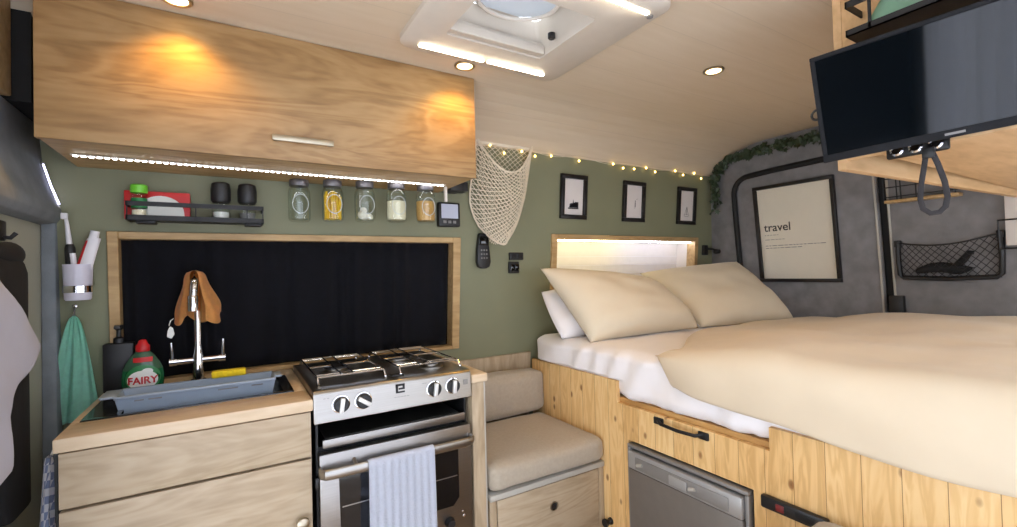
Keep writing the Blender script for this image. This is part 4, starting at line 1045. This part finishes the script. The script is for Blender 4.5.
b = MB(); p0 = mt @ V((TW*.5,-.026,-THh*.5)); b.tube([p0, V((HX-.006, p0.y, p0.z))], .018, 10); b.box((HX-.008, p0.y-.05, p0.z-.05), (HX, p0.y+.05, p0.z+.05), .002); b.build('wall_mount', 'black_metal', t)
t = thing('cable_hook', (1.22, .57, .33), 'small black ring beside the left edge of the television', 'hook')
b = MB(); rc = mt @ V((-.002, -.016, -.135)); b.tube([rc + V((.0,.012*math.cos(a),.012*math.sin(a))) for a in [2*math.pi*k/18 for k in range(18)]], .003, 6, closed=True); b.build('ring', 'black', t)
# rails over the television with cloth
t = thing('rail_shelf', (1.34, .35, .55), 'black metal rail shelf on the birch board above the television', 'rack')
b = MB(); x0, x1 = 1.292, HX-.001
for z in (.548, .618): b.box((x0, .06, z), (x0+.004, .512, z+.016)); b.box((x0, .508, z), (x1, .512, z+.016))
b.box((x0, .06, .548), (x1, .512, .551))
for y in (.46, .25): b.box((x0, y, .55), (x0+.004, y+.006, .632))
b.build('rail', 'black_metal', t)
b = MB()
def ck(u, v):
    y = lerp(.485, .09, u); a = v*math.pi; return (1.338-.036*math.cos(a)*(.9+.2*nz(u*6,v*3)), y, .556+.105*math.sin(a)*(.8+.3*nz(u*5,2))*(sstep(0,.12,u)*.75+.25))
b.grid(ck, 40, 16, .003); tag(recentre(b.build('folded_cloth', 'sage_cloth', angle=3), (1.338, .3, .552)), 'pale green folded cloth on the rail shelf above the television', 'cloth')

# ================================================================== CEILING FITTINGS
def downlight(x, y, label):
    t = thing('ceiling_downlight', (x, y, CE), label, 'light', 'warm round downlights')
    b = MB(); b.lathe([(.036,0),(.037,-.004),(.033,-.007),(.027,-.005),(.026,-.0005)], (x, y, CE), 28); b.build('bezel', 'nickel', t)
    b = MB(); b.lathe([(0,-.003),(.026,-.0035),(.026,-.001)], (x, y, CE), 24); b.build('lens', 'led_core', t)
    l = bpy.data.lights.new('spot', 'SPOT'); l.energy = SPOT; l.color = (1, .50, .05); l.spot_size = math.radians(128); l.spot_blend = .7; l.shadow_soft_size = .03
    lo = bpy.data.objects.new('downlight_lamp', l); C.objects.link(lo); lo.location = (0, -.012, -.015); lo.parent = t
SPOT = 6.5
downlight(.712, 1.425, 'lit downlight at the cabinet end next to the rooflight')
downlight(1.535, 1.03, 'lit downlight alone in the ceiling above the bed')
downlight(-.105, 1.43, 'lit downlight over the left end of the oak overhead cabinet')
t = thing('rooflight', (.74, 1.08, CE), 'white rooflight in the ceiling with glowing light bars', 'rooflight')
b = MB()
def rr_rect(x0, x1, y0, y1, r, n=8):
    P = []
    for cx_, cy_, a0 in ((x1-r,y1-r,0),(x0+r,y1-r,90),(x0+r,y0+r,180),(x1-r,y0+r,270)):
        for k in range(n+1):
            a = math.radians(a0+90*k/n); P.append((cx_+r*math.cos(a), cy_+r*math.sin(a)))
    return P
def ring_between(A, za, B, zb, bm):
    va = [bm.verts.new((*p, za)) for p in A]; vb = [bm.verts.new((*p, zb)) for p in B]; n = len(A)
    for i in range(n): bm.faces.new((va[i], va[(i+1)%n], vb[(i+1)%n], vb[i]))
bm = bmesh.new()
O0 = rr_rect(.448, 1.042, .795, 1.368, .05); O1 = rr_rect(.462, 1.028, .808, 1.354, .045); I1 = rr_rect(.550, .885, .945, 1.220, .012); I2 = rr_rect(.550, .885, .945, 1.220, .012); I3 = rr_rect(.575, .862, .968, 1.198, .02)
for A, za, B, zb in ((O0, CE, O0, .704), (O0, .704, O1, .695), (O1, .695, I1, .695), (I1, .695, I2, .745), (I2, .745, I3, .80)): ring_between(A, za, B, zb, bm)
bmesh.ops.remove_doubles(bm, verts=bm.verts, dist=1e-6); bmesh.ops.recalc_face_normals(bm, faces=bm.faces)
M['roof_frame'] = plain('off_white_plastic', (206,197,184), .5, var=.02)
b._merge(bm); b.build('frame', 'roof_frame', t)
b = MB(); b.prism([(1.190,.697),(1.219,.700),(1.219,.735),(1.20,.738),(1.188,.722)], 'X', .552, .883, .002); b.build('blind_cassette', 'roof_frame', t)
b = MB(); b.lathe([(.13,.80),(.12,.83),(.07,.85),(0,.855)], (.717, 1.083, 0), 32, sx=1.25); b.build('dome', 'dome', t)
b = MB(); b.tube([(.717+.125*math.cos(a), 1.083+.10*math.sin(a), .775) for a in [2*math.pi*k/40 for k in range(40)]], .006, 8, closed=True); b.build('fan_ring', 'white', t)
b = MB(); b.lathe([(.012,0),(.012,-.014),(.008,-.018)], (.868, 1.13, .735), 14); b.build('turn_knob', 'black', t)
b = MB(); b.lathe([(.009,.001),(.009,-.004)], (1.005, .862, .695), 16); b.build('screw_cap', 'ink_grey', t)
for x0, x1, y in ((.504, .726, 1.315), (.740, .966, 1.312), (.74, .988, .853), (.504, .726, .853)):
    b = MB(); b.box((x0, y-.006, .690), (x1, y+.006, .6955), .002); b.build('light_bar', 'led_warm', t)
# niche LED
t = thing('niche_led', (2.0, wy(.15)+.09, .15), 'white LED strip hidden in the top of the lit niche', 'light')
yy = wy(.15)+.022
b = MB(); b.box((1.44, yy, .150), (1.98, yy+.008, .1565)); b.build('warm_half', 'led_niche_warm', t)
b = MB(); b.box((1.981, yy, .150), (2.53, yy+.008, .1565)); b.build('cool_half', 'led_niche_cool', t)

# ================================================================== LEFT EDGE THINGS
# toothbrush cup on the wall
cx_, cy_ = -.384, wy(0)-.045
t = thing('toothbrush_cup', (cx_, cy_, -.055), 'frosted toothbrush cup with chrome band on the green wall', 'cup')
b = MB(); b.lathe([(0,-.055),(.028,-.055),(.031,-.05),(.0345,.052),(.0335,.052),(.030,-.048),(0,-.05)], (cx_, cy_, 0), 24); b.build('tumbler', 'cup', t)
b = MB(); b.lathe([(.0320,-.032),(.0342,-.032),(.0345,-.012),(.0325,-.012)], (cx_, cy_, 0), 24); b.box((cx_-.012, cy_+.03, -.03), (cx_+.012, cy_+.048, -.01), .002); b.build('chrome_band', 'chrome', t)
t = thing('toothbrush', (cx_-.02, cy_, -.04), 'black and white electric toothbrush in the frosted cup', 'toothbrush')
b = MB(); b.tube([(cx_-.006,cy_,-.045),(cx_-.014,cy_,.05),(cx_-.017,cy_,.10),(cx_-.018,cy_,.112)], [.011,.0135,.0125,.009], 12); b.build('handle', 'black', t)
b = MB(); b.tube([(cx_-.018,cy_,.11),(cx_-.023,cy_,.17),(cx_-.026,cy_,.195)], [.0075,.005,.004], 10); b.box((cx_-.035, cy_-.013, .186), (cx_-.020, cy_-.001, .204), .002); b.build('brush_head', 'brush_white', t)
b = MB(); b.tube([(cx_-.003,cy_-.010,.0),(cx_-.009,cy_-.0115,.085)], .007, 8); b.build('side_grip', 'brush_white', t)
t = thing('toothpaste_tube', (cx_+.015, cy_-.005, -.03), 'white and red toothpaste tube leaning in the frosted cup', 'toothpaste')
def tp(u, v):
    a = u*2*math.pi; w = lerp(.021, .016, v); d_ = lerp(.003, .014, v)
    return (cx_-.006+.045*v + w*math.cos(a), cy_-.008+d_*math.sin(a)*.8, -.045+.175*v)
b = MB(); b.grid(tp, 20, 10); b.build('tube_body', 'brush_white', t)
b = MB(); b.tube([(cx_+.037,cy_-.008,.128),(cx_+.042,cy_-.008,.152)], [.012,.011], 14); b.build('tube_cap', 'brush_white', t)
b = MB(); b.grid(lambda u, v: (V(tp(.48+.17*u, .50+.46*v)) + V((-.0012,-.0012,0))), 5, 6); b.build('red_stripe', 'red', t)
# hook and mint towel
t = thing('towel_hook', (-.402, wy(-.1), -.115), 'small chrome hook on the green wall above the mint towel', 'hook')
b = MB(); yh = wy(-.1); b.tube([(-.402,yh,-.075),(-.402,yh-.006,-.078),(-.402,yh-.012,-.095),(-.402,yh-.018,-.105),(-.402,yh-.026,-.1)], .003, 8); b.ball((-.402,yh-.003,-.075), .008, 2, (1,.5,1)); b.build('hook_body', 'chrome', t)
def mt_f(u, v):
    s = 2*u-1; w = lerp(.004, .060, v**.55)*(1 if v > .02 else .6); z = lerp(-.102, -.44, v) 
    y = wy(z)-.026 - .006*math.sin(s*7+1.5)*min(1, v*3)-.004*math.sin(s*13+v*4)
    return (-.400+.012*v*0 + s*w - .004*v, y, z + .012*math.cos(s*2)*v)
b = MB(); b.grid(mt_f, 40, 40, .005); tag(recentre(b.build('hand_towel', 'mint', angle=3), (-.40, 1.87, -.44)), 'mint green hand towel hanging from the wall hook beside the worktop', 'towel')
t = thing('added_corner_glow', (-.44, 1.84, .19), 'added violet white glow for a reflected streak on the grey carpet header', 'light')  # added glowing strip: stands in for a reflected streak and brightens the corner
M['violet_glow'] = emit('violet_white_glow', (.74, .72, 1), 6)
b = MB(); b.tube([(-.456, 1.838, .345), (-.441, 1.842, .285), (-.424, 1.846, .230)], .0022, 8); b.build('glow_strip', 'violet_glow', t)
b = MB(); b.tube([(-.458, 1.841, .350), (-.444, 1.846, .285), (-.427, 1.850, .222)], .0045, 8); b.build('glow_backing', 'silver', t)
# gingham towel beside the base cabinet
t = thing('checked_towel', (-.36, 1.46, -.75), 'blue and white checked towel hanging at the base cabinet side', 'towel')
def gt(u, v):
    z = lerp(-.40, -.95, v); y = 1.462 + (2*u-1)*lerp(.012, .10, v**.55)
    return (-.352-.010*abs(math.sin(u*8+v*2))-.006*v, y, z)
b = MB(); b.grid(gt, 40, 40, .003); b.build('cloth', 'gingham', t, angle=3)
b = MB(); b.tube([(-.345,1.475,-.385),(-.352,1.475,-.39),(-.356,1.475,-.402)], .003, 6); b.build('hanging_loop', 'label_white', t)
# black coat on hook and pale shirt
t = thing('black_coat', (-.45, 1.57, -.55), 'black coat hanging on the pale panel left of the kitchen', 'coat')
def coat(u, v):
    a = u*2*math.pi; z = lerp(.085, -.54, v); sh = math.sin(min(1, v*9)*math.pi/2)
    hw = .028+.062*sh+.004*v; cy2 = 1.545+.01*v; d_ = .022*sh+.006
    return (-.444+.022*math.cos(a)*sh+.002*math.sin(a*5)*v, cy2+hw*math.sin(a)*(1+.04*nz(v*4, a)), z+.004*math.sin(a*3))
b = MB(); b.grid(coat, 36, 30); 
b.ball((-.446, 1.55, .07), .07, 3, (.3, 1.15, .42)); b.build('coat_body', 'coat', t, angle=3)
t2 = thing('coat_hook', (-.465, 1.55, .10), 'black hook block holding the black coat', 'hook')
b = MB(); b.box((-.4695, 1.52, .102), (-.452, 1.565, .150), .004); b.tube([(-.455,1.543,.11),(-.44,1.543,.108),(-.43,1.543,.12)], .005, 8); b.build('hook_block', 'black', t2)
t = thing('grey_shirt', (-.36, 1.25, -.5), 'pale grey shirt with a wide sleeve at the left edge', 'shirt')
def garment(outline, x0, x1, bev, seed, name, mat, par):
    bm = bmesh.new(); m0 = MB(); m0.prism(outline, 'X', x0, x1, bev, 4)
    bmesh.ops.triangulate(m0.bm, faces=m0.bm.faces[:])
    bmesh.ops.subdivide_edges(m0.bm, edges=[e for e in m0.bm.edges if e.calc_length() > .03], cuts=3, use_grid_fill=True)
    for v in m0.bm.verts:
        k = .008*nz(v.co.y*9+seed, v.co.z*7, seed) + .003*math.sin(v.co.y*40+v.co.z*16)
        v.co.x += k; v.co.y += .1*k
    return m0.build(name, mat, par, angle=3)
garment([(1.088, 0.1), (1.158, 0.065), (1.258, -0.005), (1.358, -0.075), (1.445, -0.135), (1.45, -0.15), (1.398, -0.178), (1.328, -0.205), (1.258, -0.232), (1.25, -0.25), (1.276, -0.29), (1.283, -0.33), (1.276, -0.37), (0.938, -0.4), (0.918, -0.1), (0.948, 0.07), (1.018, 0.11)], -.402, -.358, .018, 1, 'shirt_body', 'shirt', t)
b = MB(); b.tube([(-.385,1.10,.09),(-.39,1.10,.14),(-.40,1.10,.165)], .004, 6); b.build('hanger_hook', 'black', t)
t = thing('grey_trousers', (-.41, 1.2, -.9), 'mid grey trousers hanging below the pale shirt, left edge', 'trousers')
M['trouser'] = plain('mid_grey_cloth', (112,114,118), .95, var=.06, scale=20)
garment([(1.0,-.36),(1.30,-.36),(1.312,-.5),(1.30,-.9),(1.17,-.9),(1.15,-.55),(1.13,-.9),(1.0,-.9)], -.440, -.407, .012, 4, 'trouser_cloth', 'trouser', t)
# grey curtain across the cab opening, seen in the reflection of the screen
b = MB()
def gc(u, v):
    x = lerp(-.55, 1.2, u); z = lerp(FL+.02, .70, v); return (x, -.22+.055*math.sin(u*2*math.pi*16+2*math.sin(u*11))+.012*math.sin(u*23), z)
b.grid(gc, 260, 6); tag(recentre(b.build('door_curtain', 'greycurtain', angle=3), (-.15, -.21, FL+.02)), 'grey door curtain mirrored in the dark television screen', 'curtain')
b = MB(); b.box((-1.0, -.26, -.12), (-.95, .30, CE)); b.box((-.95, -.26, -.12), (-.56, -.22, CE)); struct(b.build('dark_reflect_panel', 'rubber', smooth=False))  # unseen panels added so the television reflects dark

# ================================================================== LIGHT
w = bpy.data.worlds.new('sky'); bpy.context.scene.world = w; w.use_nodes = True
bg = w.node_tree.nodes['Background']; bg.inputs[0].default_value = (.86, .92, 1, 1); bg.inputs[1].default_value = 5.0
pl = bpy.data.lights.new('door_portal', 'AREA'); pl.shape = 'RECTANGLE'; pl.size = 2.0; pl.size_y = 1.9; pl.cycles.is_portal = True
po = bpy.data.objects.new('door_portal', pl); C.objects.link(po); po.location = (.25, -.16, -.25); po.rotation_euler = (math.pi/2, 0, 0)

# ================================================================== CAMERA
f = 459.
def nrm3(v): return v.normalized()
Xc = nrm3(V((751.5, -11.5, f))); Yc = V((-280.5, 14.5, f)); Yc = nrm3(Yc - Xc*Yc.dot(Xc)); Zc = Xc.cross(Yc)
if Zc.y > 0: Zc = -Zc
# world axes in camera (x right, y down, z forward) -> camera axes in world
right = V((Xc.x, Yc.x, Zc.x)); down = V((Xc.y, Yc.y, Zc.y)); fwd = V((Xc.z, Yc.z, Zc.z))
cam = bpy.data.cameras.new('camera'); co = bpy.data.objects.new('camera', cam); C.objects.link(co)
up = -down; bk = -fwd
co.matrix_world = Matrix(((right.x, up.x, bk.x, 0), (right.y, up.y, bk.y, 0), (right.z, up.z, bk.z, 0), (0,0,0,1)))
cam.sensor_width = 36; cam.lens = 36*f/1017; cam.clip_start = .01
sc = bpy.context.scene; sc.camera = co
vs = sc.view_settings; vs.view_transform = 'Standard'; vs.look = 'None'; vs.gamma = 1; vs.use_curve_mapping = False; vs.exposure = 0.0
sc.cycles.max_bounces = 10; sc.cycles.diffuse_bounces = 6; sc.cycles.transparent_max_bounces = 24
sc.cycles.caustics_reflective = False; sc.cycles.caustics_refractive = False; sc.cycles.sample_clamp_indirect = 6
